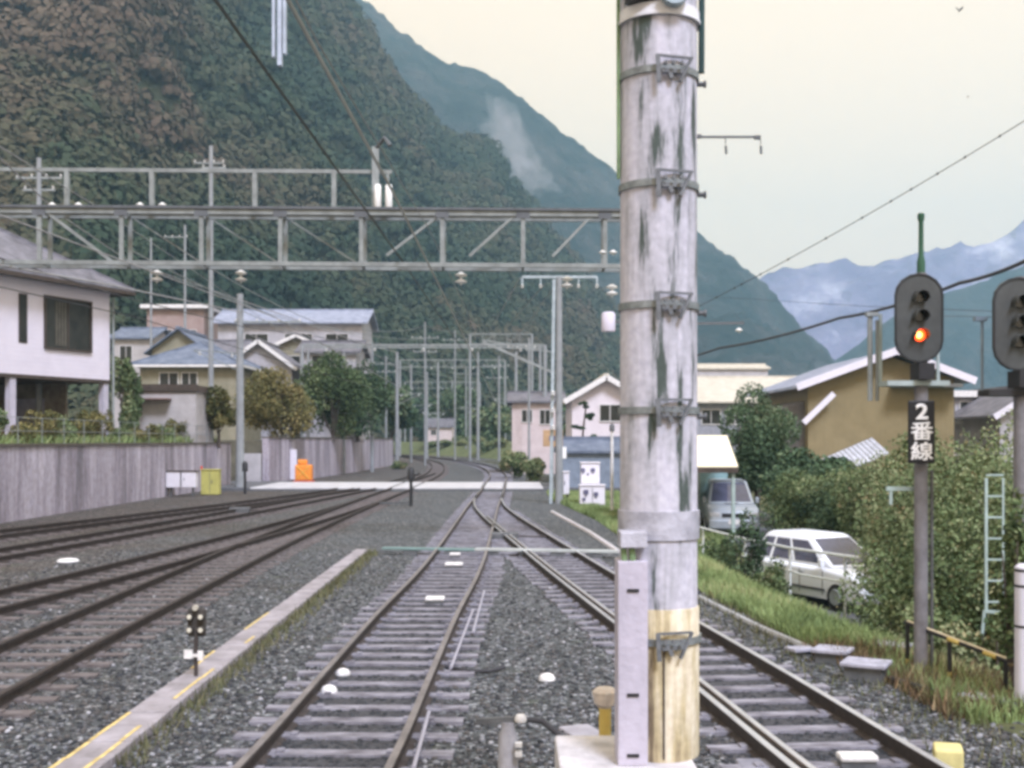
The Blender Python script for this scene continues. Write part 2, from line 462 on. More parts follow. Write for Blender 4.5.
STAIN = mat('oil_stained_ballast', (.022, .022, .025), col2=(.085, .088, .098), scale=16, bump=1.0, bscale=30, rough=.85, det=8)
def bed(T, d0, d1):
    L_ = [p for p in catmull(T) if d0 < p.y < d1]
    V = []
    for p, q in zip(offset(L_, -.80), offset(L_, .80)):
        for i in range(5):
            v = p.lerp(q, i/4); e = (.10 * math.sin(v.y*3.1) + .07*math.sin(v.y*7.7 + 1)) * (1 if i in (0, 4) else 0); V.append((v.x + e, v.y, .009 if i in (1, 2, 3) else .004))
    k = 5; Fq = np.array([(j*k+i, j*k+i+1, (j+1)*k+i+1, (j+1)*k+i) for j in range(len(L_)-1) for i in range(4)])
    setp(link('track_bed', fastmesh('track_bed', np.array(V), Fq), STAIN), kind='structure')
bed(T1, 6, 56); bed(T2, 6, 27)
def ballast_stones():
    n = 30000
    y = 8.0 + 19 * nr.random(n) ** 1.5
    x = nr.uniform(-0.47, 0.47, n) * y
    ok = np.array([(-9.5 < a < edge_x(b) + (0.3 if b > 13 else 1.0)) for a, b in zip(x, y)])
    x, y = x[ok], y[ok]; n = len(x)
    s = nr.uniform(0.012, 0.030, n)
    base = ICO[None] * (1 + nr.normal(0, .16, (n, len(ICO), 1)))
    sc3 = s[:, None, None] * np.stack([nr.uniform(.8, 1.4, n), nr.uniform(.7, 1.1, n), nr.uniform(.5, .9, n)], axis=1)[:, None, :]
    an = nr.uniform(0, 6.28, n); ca, sa = np.cos(an)[:, None], np.sin(an)[:, None]
    B = base * sc3
    X = B[..., 0] * ca - B[..., 1] * sa + x[:, None]; Y = B[..., 0] * sa + B[..., 1] * ca + y[:, None]
    Z = B[..., 2] + s[:, None] * .25 + np.array([gz(a, b) for a, b in zip(x, y)])[:, None]
    V = np.stack([X, Y, Z], -1).reshape(-1, 3)
    Fq = (ICOF[None] + (np.arange(n) * len(ICO))[:, None, None]).reshape(-1, 3)
    c1_ = np.interp(y, [p[1] for p in T1], [p[0] for p in T1]); c2_ = np.interp(y, [p[1] for p in T2], [p[0] for p in T2])
    inb = (np.abs(x - c1_) < .62) | (np.abs(x - c2_) < .62)
    T = np.repeat(np.clip((nr.beta(2.0, 2.6, n) + nr.normal(0, .05, n)) * np.where(inb, .45, 1), 0, 1), len(ICOF))
    m = leafmat('ballast_stone', [(0, (0.022, 0.024, 0.026)), (0.3, (0.048, 0.052, 0.058)), (0.5, (0.10, 0.092, 0.085)), (0.7, (0.13, 0.138, 0.15)), (1, (0.46, 0.46, 0.48))])
    o = link('ballast_stones', fastmesh('ballast_stones', V, Fq, T), m)
    setp(o, 'loose crushed grey ballast stones between the tracks', 'gravel', kind='stuff')
ballast_stones()
# level crossing
DECK = mat('crossing_panel', (0.50, 0.50, 0.52), var=0.14, scale=1.2, rough=0.5, bump=0.1)  # pale tone stands in for sky reflected off the wet deck
def crossing():
    b = MB()
    gaps = []
    for T in (T1, T3):
        xx = interp(62.5, [p[1] for p in T], [p[0] for p in T])
        gaps += [xx - .5665, xx + .5665]
    cur = -13.4
    for g in sorted(gaps):
        b.box(cur, g - .085, 58.8, 66.5, -.2, .17); cur = g + .085
    b.box(cur, 1.6, 58.8, 66.5, -.2, .17)
    o = b.obj('level_crossing', DECK, bevel=.02); setp(o, kind='structure')
    k = MB().box(-13.4, 1.7, 58.55, 58.75, -.1, .10).obj('crossing_kerb', STEELD); setp(k, kind='structure')
crossing()
rd = MB().box(-15.6, -13.45, 58.8, 69.4, -.2, .14).box(-40, -15.63, 65.0, 69.4, -.2, .14).box(1.65, 30, 58.8, 65.5, -.2, .13).obj('crossing_road', ASPH); setp(rd, kind='structure')

# ------------------------------------------------------------------ left terrace, retaining walls
def stained_wall_material():
    m = bpy.data.materials.new('stained_retaining_concrete'); m.use_nodes = True
    nt = m.node_tree; N, L = nt.nodes, nt.links; b = N['Principled BSDF']; b.inputs['Roughness'].default_value = .85
    g = N.new('ShaderNodeNewGeometry'); mp = N.new('ShaderNodeMapping'); mp.inputs['Scale'].default_value = (1, .6, .07)
    L.new(g.outputs['Position'], mp.inputs[0])
    n = N.new('ShaderNodeTexNoise'); n.inputs['Scale'].default_value = 1.6; n.inputs['Detail'].default_value = 6; n.inputs['Roughness'].default_value = .7
    L.new(mp.outputs[0], n.inputs['Vector'])
    cr = N.new('ShaderNodeValToRGB'); e = cr.color_ramp.elements
    e[0].position = .34; e[0].color = (.17, .16, .185, 1); e[1].position = .68; e[1].color = (.62, .58, .66, 1)
    q = e.new(.45); q.color = (.30, .27, .32, 1); q = e.new(.56); q.color = (.44, .41, .48, 1)
    L.new(n.outputs[0], cr.inputs[0])
    n2 = N.new('ShaderNodeTexNoise'); n2.inputs['Scale'].default_value = 6; n2.inputs['Detail'].default_value = 6; L.new(g.outputs['Position'], n2.inputs['Vector'])
    mx = N.new('ShaderNodeMix'); mx.data_type = 'RGBA'; mx.blend_type = 'MULTIPLY'; mx.inputs['Factor'].default_value = .5
    c2 = N.new('ShaderNodeValToRGB'); c2.color_ramp.elements[0].position = .35; c2.color_ramp.elements[0].color = (.6, .55, .5, 1); c2.color_ramp.elements[1].position = .6
    L.new(n2.outputs[0], c2.inputs[0]); L.new(cr.outputs[0], mx.inputs['A']); L.new(c2.outputs[0], mx.inputs['B'])
    L.new(mx.outputs['Result'], b.inputs['Base Color'])
    return m
RWALL = stained_wall_material()
def ret_wall(pts, h, label, name='retaining_wall'):
    b = MB(); cp = MB()
    for (x0, y0), (x1, y1) in zip(pts[:-1], pts[1:]):
        d = Vector((x1-x0, y1-y0, 0)); n = Vector((d.y, -d.x, 0)).normalized()
        k = max(1, int(d.length / 2.0)); st = d / k
        for i in range(k):
            a = Vector((x0, y0, 0)) + st * i; e = a + st - st.normalized() * .02
            b.add([a - n*.4, a, e, e - n*.4, a - n*.4 + Vector((0,0,h)), a + Vector((0,0,h)), e + Vector((0,0,h)), e - n*.4 + Vector((0,0,h))],
                  [(0,3,2,1),(4,5,6,7),(0,1,5,4),(1,2,6,5),(2,3,7,6),(3,0,4,7)])
            s_ = a + Vector((0,0,h)); t_ = a + st + Vector((0,0,h))
            cp.add([s_-n*.45+Vector((0,0,.003)), s_+n*.05+Vector((0,0,.003)), t_+n*.05+Vector((0,0,.003)), t_-n*.45+Vector((0,0,.003)),
                    s_-n*.45+Vector((0,0,.10)), s_+n*.05+Vector((0,0,.10)), t_+n*.05+Vector((0,0,.10)), t_-n*.45+Vector((0,0,.10))],
                   [(0,3,2,1),(4,5,6,7),(0,1,5,4),(1,2,6,5),(2,3,7,6),(3,0,4,7)])
    root = empty(name, (0, 0, 0), label, 'retaining wall')
    b.obj('wall_face', RWALL, root)
    cp.obj('coping', mat('mossy_coping', (.10, .085, .07), var=.3, scale=3), root)
ret_wall([(-16.1, 14), (-16.0, 30), (-15.8, 64.6)], 2.38, 'long streaked concrete retaining wall below the white house')
ret_wall([(-14.6, 69), (-13.4, 78), (-12.6, 95), (-12.2, 118)], 2.7, 'farther streaked concrete wall beyond the level crossing, under the trees')
ter = MB().box(-400, -16.35, 10, 64.6, -.5, 2.3).obj('upper_terrace', mat('terrace_soil', (.07, .065, .045), var=.35, scale=1.2, col2=(.16, .15, .11))); setp(ter, kind='structure')
ter2 = MB()
ter2.prism([(-14.9, 70), (-13.7, 78), (-12.95, 95), (-12.5, 118), (-40, 170), (-200, 170), (-200, 70)], -.5, 2.6, 'z')
t2 = ter2.obj('far_terrace', MATS['terrace_soil']); setp(t2, kind='structure')

# ------------------------------------------------------------------ hills
def fbm(x, y, z, o=5):
    return noise.fractal(Vector((x, y, z)), 0.9, 2.1, o)
def hill(name, crest, d_foot, d_crest, bulge, amp, m, nc=150, nrow=70, xr=(-500, 1500), seed=0., fine=0.):
    """crest: list of (px, py) as seen; a real slope from its foot line to its crest, with a back side"""
    cx_, cy_ = [c[0] for c in crest], [c[1] for c in crest]
    V = []
    for j in range(nrow + 12):
        for i in range(nc):
            px = xr[0] + (xr[1] - xr[0]) * i / (nc - 1)
            df, dc = d_foot(px), d_crest(px)
            py = interp(px, cx_, cy_)
            zc = max(-3.0, CH + (HY - py) * dc / F)
            if j < nrow:
                t = j / (nrow - 1); D = df + (dc - df) * t
                z = -2 + (zc + 2) * (t ** bulge)
            else:
                t = (j - nrow + 1) / 12; D = dc + (dc - df) * .7 * t
                z = -2 + (zc + 2) * (1 - t) ** 1.4
            tt = min(1, j / (nrow - 1))
            X = (px - CX) * D / F
            env = math.sin(math.pi * min(1, tt)) ** .7 if j < nrow else 0
            k = amp * fbm(X / (amp * 3.2) + seed, D / (amp * 3.2), z / (amp * 4)) * env
            if fine: k += fine * fbm(X / (fine * 2.5), D / (fine * 2.5) + seed, z / (fine * 2.5), 3) * (1 if zc > 3 else 0)
            V.append((X + k * .5, D, z + k))
    Fq = np.array([(j*nc+i, j*nc+i+1, (j+1)*nc+i+1, (j+1)*nc+i) for j in range(nrow + 11) for i in range(nc-1)])
    o = link(name, fastmesh(name, np.array(V), Fq, smooth=True), m); setp(o, kind='structure')
    return np.array(V).reshape(nrow + 12, nc, 3)
def hillmat(name, stops, scale, fs):
    m = bpy.data.materials.new(name); m.use_nodes = True
    nt = m.node_tree; N, L = nt.nodes, nt.links; b = N['Principled BSDF']; b.inputs['Roughness'].default_value = .95; b.inputs['Specular IOR Level'].default_value = .1
    g = N.new('ShaderNodeNewGeometry')
    n = N.new('ShaderNodeTexNoise'); n.inputs['Scale'].default_value = scale; n.inputs['Detail'].default_value = 9; n.inputs['Roughness'].default_value = .72
    L.new(g.outputs['Position'], n.inputs['Vector'])
    cr = N.new('ShaderNodeValToRGB'); e = cr.color_ramp.elements
    e[0].position = stops[0][0]; e[0].color = (*stops[0][1], 1); e[1].position = stops[-1][0]; e[1].color = (*stops[-1][1], 1)
    for p_, c in stops[1:-1]: q = e.new(p_); q.color = (*c, 1)
    L.new(n.outputs[0], cr.inputs[0]); L.new(cr.outputs[0], b.inputs['Base Color'])
    v = N.new('ShaderNodeTexNoise'); v.inputs['Scale'].default_value = fs; v.inputs['Detail'].default_value = 4; L.new(g.outputs['Position'], v.inputs['Vector'])
    bp = N.new('ShaderNodeBump'); bp.inputs['Strength'].default_value = 1; bp.inputs['Distance'].default_value = .6 / fs
    L.new(v.outputs[0], bp.inputs['Height']); L.new(bp.outputs[0], b.inputs['Normal'])
    return m
HA = [(-500, -520), (0, -330), (200, -160), (300, -60), (345, 0), (400, 92), (440, 138), (490, 150), (525, 205), (570, 258), (617, 325), (650, 375), (690, 420), (720, 440), (1500, 440)]
HB = [(-500, -30), (100, -40), (280, -40), (365, 0), (400, 30), (440, 60), (480, 70), (510, 90), (560, 130), (618, 172), (700, 235), (770, 290), (800, 325), (835, 360), (880, 392), (950, 425), (1024, 438), (1500, 440)]
HC = [(-500, 440), (640, 440), (740, 410), (800, 385), (850, 350), (890, 318), (930, 300), (980, 282), (1040, 258), (1150, 230), (1500, 190)]
HD = [(-500, 440), (500, 420), (640, 330), (700, 300), (760, 278), (785, 268), (815, 262), (840, 262), (870, 266), (900, 260), (935, 248), (960, 243), (985, 244), (1005, 236), (1024, 222), (1100, 200), (1300, 190), (1500, 200)]
hillA = hill('near_hill', HA, lambda p: 150 + max(0, min(p, 800) - 120) * .45, lambda p: 400 + max(0, min(p, 800) - 120) * .75, 1.12, 14, hillmat('hill_forest_floor', [(.35, (.035, .048, .026)), (.65, (.075, .07, .04))], .05, .5), fine=2.0)
hillmB = hillmat('far_forest', [(.34, (.012, .024, .026)), (.46, (.024, .040, .040)), (.56, (.045, .054, .054)), (.70, (.085, .085, .082))], .02, .12)  # forest tones pushed toward blue: distance haze put into the colour
hill('middle_mountain', HB, lambda p: 560, lambda p: 1050, 1.1, 30, hillmB, nc=420, nrow=150, seed=7., fine=3.5)
hill('right_mountain', HC, lambda p: 980, lambda p: 1250, 1.1, 30, hillmB, nc=220, nrow=60, seed=17., fine=5)
snow = hillmat('snowy_mountain', [(.40, (.15, .125, .22)), (.52, (.24, .21, .32)), (.62, (.52, .50, .60)), (.72, (.85, .85, .9))], .006, .03)  # snow patches over bare tones tinted lilac to add distance haze
hill('snowy_mountain', HD, lambda p: 1450, lambda p: 1900, 1.15, 60, snow, nc=260, nrow=80, seed=27., fine=9)

# forest on the near hill
def forest():
    Cs, Ns, Ss, Ts = [], [], [], []
    nrw, ncc = hillA.shape[:2]
    n = 0
    while n < 13500:
        u = nr.uniform(0, 69); v = nr.uniform(25, ncc - 50)
        j, i = int(u), int(v)
        a = hillA[j, i] * (1-(u-j)) * (1-(v-i)) + hillA[j+1, i] * (u-j) * (1-(v-i)) + hillA[j, i+1] * (1-(u-j)) * (v-i) + hillA[j+1, i+1] * (u-j)*(v-i)
        px = CX + a[0] * F / a[1]; py = HY - (a[2] - CH) * F / a[1]
        if px < -60 or px > 730 or py < -50 or a[2] < -1: continue
        n += 1
        tn = fbm(a[0] / 55, a[2] / 55, a[1] / 160, 5)
        tn2 = noise.noise(Vector((a[0] / 11, a[1] / 16, a[2] / 11)))
        far = a[1] / 330.0
        r = nr.uniform(1.6, 4.6) * (.75 + .25 * far); h = r * nr.uniform(.7, 1.25)
        k = int(44 + r * 9)
        d = nr.normal(size=(k, 3)); d /= np.linalg.norm(d, axis=1)[:, None]
        d[:, 2] = np.abs(d[:, 2]) * 1.1 - .12
        ir = nr.uniform(.82, 1.0, (k, 1)) * (1 + .25*np.sin(d[:, :1]*7 + n) * np.cos(d[:, 1:2]*6 + 2*n))
        q = a + np.array([0, 0, h * .6]) + d * np.array([r, r, h]) * ir
        Cs.append(q); Ns.append(d); Ss.append(nr.uniform(.5, .95, k) * (.7 + .5*far))
        base = .42 + .50 * tn + .10 * tn2 + nr.normal(0, .06) + .20 * max(0, 1 - px/330) 
        Ts.append(np.clip(base + nr.normal(0, .02, k), 0, 1))
    m = leafmat('hill_foliage', [(0, (.015, .032, .021)), (.3, (.030, .050, .027)), (.5, (.054, .062, .032)), (.68, (.080, .068, .040)), (.85, (.092, .062, .041)), (1, (.12, .09, .06))])
    C = np.concatenate(Cs); Nn = np.concatenate(Ns) + nr.normal(0, .16, (len(C), 3)); S = np.concatenate(Ss)
    Nn /= np.linalg.norm(Nn, axis=1)[:, None]
    t = nr.normal(size=(len(C), 3)); u = t - (t * Nn).sum(1)[:, None] * Nn; u /= np.linalg.norm(u, axis=1)[:, None]
    v = np.cross(Nn, u)
    u = u * S[:, None]; v = v * S[:, None] * .8
    V = np.stack([C - u, C - v + u*.2, C + u, C + v], axis=1).reshape(-1, 3)
    o = link('hillside_forest', fastmesh('hillside_forest', V, np.arange(len(V)).reshape(-1, 4), np.concatenate(Ts)), m)
    setp(o, 'dense autumn forest of green and russet trees covering the near hillside', 'forest', kind='stuff')
forest()

# mist on the mountain
def mist(c, r, dens, label, seed):
    bm = bmesh.new(); bmesh.ops.create_icosphere(bm, subdivisions=4, radius=1)
    for v in bm.verts:
        k = 1 + .55 * fbm(v.co.x * 1.7 + seed, v.co.y * 1.7, v.co.z * 1.7, 4)
        v.co = Vector((v.co.x * r[0] * k, v.co.y * r[1] * k, v.co.z * r[2] * k))
        v.co.x += v.co.z * -.35
    me = bpy.data.meshes.new('mist'); bm.to_mesh(me); bm.free()
    m = bpy.data.materials.new('mist'); m.use_nodes = True; N = m.node_tree.nodes; N.clear()
    pv = N.new('ShaderNodeVolumePrincipled'); pv.inputs['Density'].default_value = dens; pv.inputs['Color'].default_value = (.93, .93, 1, 1)
    out = N.new('ShaderNodeOutputMaterial'); m.node_tree.links.new(pv.outputs[0], out.inputs['Volume'])
    o = link('mist', me, m); o.location = c; setp(o, label, 'mist', kind='stuff')
mist(P(508, 138, 720), (15, 16, 22), .014, 'pale mist patch drifting on the mountain beyond the near hill', 3.)
mist(P(532, 176, 720), (14, 14, 13), .013, 'lower thin mist wisp on the mountain above the near ridge', 9.)

# haze
hz = MB().box(-2600, 2600, -120, 2300, -4, 480)
me = hz.mesh('haze'); m = bpy.data.materials.new('haze'); m.use_nodes = True; N = m.node_tree.nodes; N.clear()
pv = N.new('ShaderNodeVolumePrincipled'); pv.inputs['Density'].default_value = 4.6e-4; pv.inputs['Color'].default_value = (.45, .75, 1.0, 1); pv.inputs['Anisotropy'].default_value = 0.45
out = N.new('ShaderNodeOutputMaterial'); m.node_tree.links.new(pv.outputs[0], out.inputs['Volume'])
setp(link('haze', me, m), 'thin bluish autumn haze filling the valley', 'haze', kind='stuff')
#@@PART2
# ------------------------------------------------------------------ the big concrete pole in front
def pole_concrete(name, dark, mid, light, pos):
    m = bpy.data.materials.new(name); m.use_nodes = True
    nt = m.node_tree; N, L = nt.nodes, nt.links; b = N['Principled BSDF']; b.inputs['Roughness'].default_value = .8
    tc = N.new('ShaderNodeTexCoord'); mp = N.new('ShaderNodeMapping'); mp.inputs['Scale'].default_value = (6.5, 6.5, .8)
    L.new(tc.outputs['Object'], mp.inputs[0])
    n = N.new('ShaderNodeTexNoise'); n.inputs['Scale'].default_value = 1.5; n.inputs['Detail'].default_value = 7; n.inputs['Roughness'].default_value = .62
    L.new(mp.outputs[0], n.inputs['Vector'])
    cr = N.new('ShaderNodeValToRGB'); e = cr.color_ramp.elements
    e[0].position = pos[0]; e[0].color = (*dark, 1); e[1].position = pos[2]; e[1].color = (*light, 1)
    q = e.new(pos[1]); q.color = (*mid, 1)
    L.new(n.outputs[0], cr.inputs[0])
    n2 = N.new('ShaderNodeTexNoise'); n2.inputs['Scale'].default_value = 26; n2.inputs['Detail'].default_value = 6; L.new(tc.outputs['Object'], n2.inputs['Vector'])
    mx = N.new('ShaderNodeMix'); mx.data_type = 'RGBA'; mx.blend_type = 'OVERLAY'; mx.inputs['Factor'].default_value = .35
    L.new(cr.outputs[0], mx.inputs['A']); L.new(n2.outputs[0], mx.inputs['B']); L.new(mx.outputs['Result'], b.inputs['Base Color'])
    bp = N.new('ShaderNodeBump'); bp.inputs['Strength'].default_value = .25; bp.inputs['Distance'].default_value = .01
    L.new(n2.outputs[0], bp.inputs['Height']); L.new(bp.outputs[0], b.inputs['Normal'])
    return m
POLEC = pole_concrete('stained_pole_concrete', (.055, .075, .065), (.37, .37, .41), (.52, .51, .58), (.375, .44, .60))
PD = 6.0
def big_pole():
    c = P(658.5, 440, PD); cx, cy = c.x, c.y
    zt = P(0, -120, PD).z; zb = P(0, 752, PD).z
    root = empty('concrete_pole', (cx, cy, zb), 'thick weathered concrete pole with clamp bands standing in front of the tracks', 'pole')
    H = zt - zb
    def z(py): return P(0, py, PD).z - zb
    def rad(zz): return .202 + (.197 - .202) * zz / H
    n = 40
    MB().lathe([(rad(0), 0.0), (rad(1), 1), (rad(H/2), H/2), (rad(H), H)], n=48).obj('shaft', POLEC, root, smooth=True)
    YP = pole_concrete('worn_yellow_sheet', (.16, .12, .075), (.44, .37, .22), (.64, .58, .45), (.36, .46, .60))
    # yellow protective sheet wound round the foot
    b = MB(); b.lathe([(rad(0)+.006, .0), (rad(0)+.008, .01), (rad(0)+.008, z(606)), (rad(0)+.003, z(604.5))], n=48)
    b.obj('yellow_sleeve', YP, root, smooth=True)
    MB().box(-.004, .004, -rad(0)-.016, -rad(0)-.007, .02, z(640)).obj('sleeve_seam', RUST, root)
    band_m = mat('clamp_band_steel', (.20, .22, .22), rough=.5, var=.35, scale=20, metal=.3)
    for py in (80, 190, 308, 411, 636):
        zz = z(py); rr = rad(zz) + (.009 if py == 636 else 0)
        k = MB(); k.lathe([(rr+.003, -.018), (rr+.011, -.018), (rr+.011, .018), (rr+.003, .018)], c=(0, 0, zz), n=40)
        bo = k.obj('clamp_band', band_m, root, smooth=True)
        h = MB()
        x0, x1, yy = -.035, .145, -rr - .02
        h.bar((x0, yy-.02, zz+.052), (x1, yy-.015+.05, zz+.052), .012, .012)
        h.bar((x0, yy-.02, zz+.055), (x0+.008, yy-.02, zz-.085), .022, .012)
        h.bar((x1, yy+.03, zz+.055), (x1-.065, yy+.0, zz-.075), .018, .012)
        h.bar((x0+.02, yy-.012, zz-.022), (x1-.03, yy+.02, zz-.022), .015, .02)
        h.bar((x0+.06, yy, zz-.02), (x0+.075, yy, zz-.06), .02, .02)
        for q in (0.02, .06, .10): h.tube([(x0+q+.02, yy-.01, zz+.012), (x0+q+.02, yy-.035, zz+.012)], .010, 6)
        h.obj('clamp_bracket', mat('clamp_bracket_steel', (.13, .14, .15), rough=.55, var=.3, scale=15), bo)
        st = MB().tube([(rr, -.02, zz-.03), (rr+.035, -.025, zz-.03)], .013, 8).tube([(rr+.035, -.025, zz-.03), (rr+.045, -.025, zz-.03)], .02, 8)
        st.obj('step_bolt', STEELD, bo)
    # top collar with meter-like round fitting
    zz = z(12)
    k = MB(); k.lathe([(rad(zz)+.004, -.035), (rad(zz)+.02, -.035), (rad(zz)+.02, -.02), (rad(zz)+.014, -.012), (rad(zz)+.014, .03), (rad(zz)+.004, .03)], c=(0, 0, zz - .05), n=40)
    co = k.obj('collar', mat('pale_collar', (.6, .6, .62), rough=.5, var=.1), root, smooth=True)
    MB().tube([(.05, -rad(zz)-.005, zz+.02), (.05, -rad(zz)-.07, zz+.02)], .075, 20).obj('round_cover', mat('bluish_cast_cover', (.30, .38, .42), rough=.45, var=.15), co, smooth=True)
    MB().box(-.19, -.03, -rad(zz)-.03, -rad(zz)+.09, zz-.01, zz+.25).obj('junction_box', STEELD, co, bevel=.01)
    MB().tube([(rad(1)+.018, -.03, z(75)), (rad(1)+.02, -.03, z(-10)), (rad(1)+.05, -.03, z(-100))], .016, 8).obj('cable', mat('green_black_cable', (.02, .05, .05), var=.2), root, smooth=True)
    MB().tube([(-rad(1)-.010, -.03, z(180)), (-rad(1)-.012, -.03, z(-100))], .010, 8).obj('earth_wire', mat('verdigris_wire', (.16, .24, .12), var=.3, scale=8), root, smooth=True)
    # sheet-steel collar and flat cable duct low on the left of the pole
    k = MB()
    zz = z(524)
    k.lathe([(rad(0)+.004, -.07), (rad(0)+.010, -.07), (rad(0)+.010, .075), (rad(0)+.004, .075)], c=(0, 0, zz), n=40)
    dc = k.obj('duct_collar', mat('grey_duct_sheet', (.38, .38, .43), rough=.6, var=.25, scale=8, bump=.2), root, smooth=True)
    MB().box(-.225, -.09, -rad(0)-.075, -rad(0)+.09, zz-.10, zz-.02).obj('collar_box', MATS['grey_duct_sheet'], dc, bevel=.006)
    MB().box(-.235, -.085, -rad(0)-.055, -rad(0)+.14, 0.0, z(556)).obj('cable_duct', mat('lilac_grey_duct', (.36, .34, .40), rough=.7, col2=(.50, .47, .55), scale=4, bump=.2, stretch=(1, 1, .4)), root, bevel=.006)
    for py in (584, 684, 742): MB().box(-.19, -.13, -rad(0)-.062, -rad(0)-.052, z(py)-.008, z(py)+.008).obj('duct_screw', BLACK, root)
    kk = MB().tube([(-.20, -rad(0)-.03, z(556)), (-.205, -rad(0)-.03, z(542))], .015, 8).tube([(-.16, -rad(0)-.03, z(556)), (-.165, -rad(0)-.03, z(538))], .017, 8)
    kk.obj('cable', MATS['verdigris_wire'], root)
    fo = MB().box(P(560, 0, PD-.35).x, P(700, 0, PD-.35).x, PD-.38, PD+.35, 0.0, zb)
    f = fo.obj('concrete_footing', mat('pale_footing_concrete', (.38, .37, .38), col2=(.66, .64, .66), scale=5, bump=.3), bevel=.015)
    setp(f, 'pale square concrete footing under the big concrete pole', 'footing')
big_pole()

# little yellow post with a white cap, left of the pole
def yellow_post():
    c = P(605, 750, 6.6)
    root = empty('yellow_post', (c.x, c.y, 0), 'short yellow post with chipped white cap left of the pole duct', 'post')
    h = P(0, 700, 6.6).z
    MB().lathe([(.035, 0), (.035, h-.04)], n=14).obj('post', YEL, root, smooth=True)
    MB().lathe([(.03, h-.05), (.06, h-.02), (.075, h+.05), (.05, h+.07)], n=8).obj('cap', mat('chipped_cap', (.62, .56, .52), var=.2, scale=20), root)
yellow_post()

# ------------------------------------------------------------------ trackside details
def trough():
    a, b = G(66, 768), G(356, 553); a2, b2 = G(113, 768), G(368, 553)
    a = a + (a - b) * .12; a2 = a2 + (a2 - b2) * .12
    root = empty('cable_trough', (0, 0, 0), 'long pale concrete cable trough with yellow painted edges between the tracks', 'cable trough')
    m = mat('trough_concrete', (.20, .185, .19), var=.16, scale=3.0, bump=.35, bscale=40, col2=(.38, .355, .385))
    d = (b - a); n = int(d.length / .5)
    cov = MB(); ym = mat('faded_yellow_marking', (.58, .45, .18), var=.35, scale=9)
    hgt = .09
    for i in range(n):
        t0, t1 = i / n, (i + 1) / n - .012 / d.length
        p0, p1 = a.lerp(b, t0), a.lerp(b, t1); q0, q1 = a2.lerp(b2, t0), a2.lerp(b2, t1)
        up = Vector((0, 0, hgt + rnd.gauss(0, .003)))
        cov.add([p0, q0, q1, p1, p0+up, q0+up, q1+up, p1+up], [(0,3,2,1),(4,5,6,7),(0,1,5,4),(1,2,6,5),(2,3,7,6),(3,0,4,7)])
        seg = None
        if i in (3, 4, 5, 6, 10, 11, 12, 13) : seg = (0.0, .10)
        if i in (16, 17, 18): seg = (0.0, .10)
        if seg and rnd.random() < .93:
            w0 = q0 - p0
            z4 = Vector((0, 0, .0035))
            s0, s1 = seg
            A = [p0 + w0*s0, p0 + w0*s1, p1 + w0*s1, p1 + w0*s0]
            MB().add([v + up + z4 for v in A], [(0, 1, 2, 3)]).obj('yellow_marking', ym, root)
        if i in (3, 4, 5, 8, 9, 10, 14):
            w0 = q0 - p0
            A = [p0 + w0*.70, p0 + w0*.80, p1 + w0*.80, p1 + w0*.70]
            MB().add([v + up + Vector((0, 0, .0035)) for v in A], [(0, 1, 2, 3)]).obj('yellow_marking', ym, root)
    cov.obj('cover_slab', m, root, bevel=.006)
trough()

def shunt_signal():
    g = G(196, 684)
    root = empty('dwarf_signal', g, 'small dark four-lamp shunting signal standing beside the cable trough', 'signal')
    h = .80
    MB().lathe([(.022, 0), (.022, h - .3)], n=12).obj('mast', RUST, root, smooth=True)
    MB().box(-.09, .09, -.07, .07, 0, .05).obj('base', STEELD, root, bevel=.01)
    MB().box(-.115, -.03, -.05, -.02, .28, .37).box(.03, .085, -.05, -.02, .26, .36).bar((-.1, -.03, .31), (.08, -.03, .31), .03).obj('number_plate', WHITE, root)
    MB().box(-.10, .10, .02, .06, h-.30, h).box(-.02, .02, -.02, .04, h-.36, h-.2).obj('backboard', mat('dark_signal_board', (.045, .04, .035), var=.3, scale=10), root, bevel=.02)
    for sx, sz in ((-.06, -.08), (.06, -.08), (-.06, -.22), (.06, -.22)):
        q = MB().lathe([(.036, 0), (.036, .05)], n=16)
        q.v = [(x + sx, -z + .0, y + h + sz) for x, y, z in q.v]
        q2 = q.obj('lamp_hood', MATS['dark_signal_board'], root, smooth=True)
        l = MB().lathe([(.026, 0), (.022, .008)], n=14)
        l.v = [(x + sx, -z - .052, y + h + sz) for x, y, z in l.v]
        l.obj('lamp_lens', mat('unlit_milky_lens', (.62, .60, .50), rough=.3, var=.1), q2, smooth=True)
    q = MB().lathe([(.03, 0), (.03, .04)], n=12); q.v = [(x, -z, y + h + .015) for x, y, z in q.v]
    q.obj('marker_lamp', mat('dull_cream_lens', (.45, .43, .36), rough=.3), root)
shunt_signal()

def beacon(px, py, w_, h_, label, kind='flat'):
    g = G(px, py, .06)
    if kind == 'flat':
        root = empty('track_beacon', (g.x, g.y, 0), label, 'track beacon', 'white ground markers between the rails')
        MB().box(-w_/2, w_/2, -h_/2, h_/2, .075, .13).obj('cover', WHITE, root, bevel=.02)
        MB().box(-w_/2+.01, w_/2-.01, -h_/2+.02, h_/2-.02, -.02, .072).obj('base', STEELD, root)
    else:
        root = empty('switch_marker', (g.x, g.y, 0), label, 'ground marker', 'rounded white ground markers')
        MB().lathe([(w_/2, .03), (w_/2*.97, .055), (w_/2*.75, .085), (w_/2*.3, .10), (.01, .102)], n=24).obj('cap', WHITE, root, smooth=True)
        MB().lathe([(w_/2*1.12, 0), (w_/2*1.12, .03), (w_/2*.6, .04)], n=20).obj('base', STEELD, root)
beacon(454, 566, .36, .28, 'white flat beacon between the middle rails just before the pipe crossing')
beacon(435, 601, .30, .26, 'white flat beacon between the middle rails, in front of the farther one')
beacon(343, 672, .16, .14, 'small round white marker against the inside of the left middle rail', 'round')
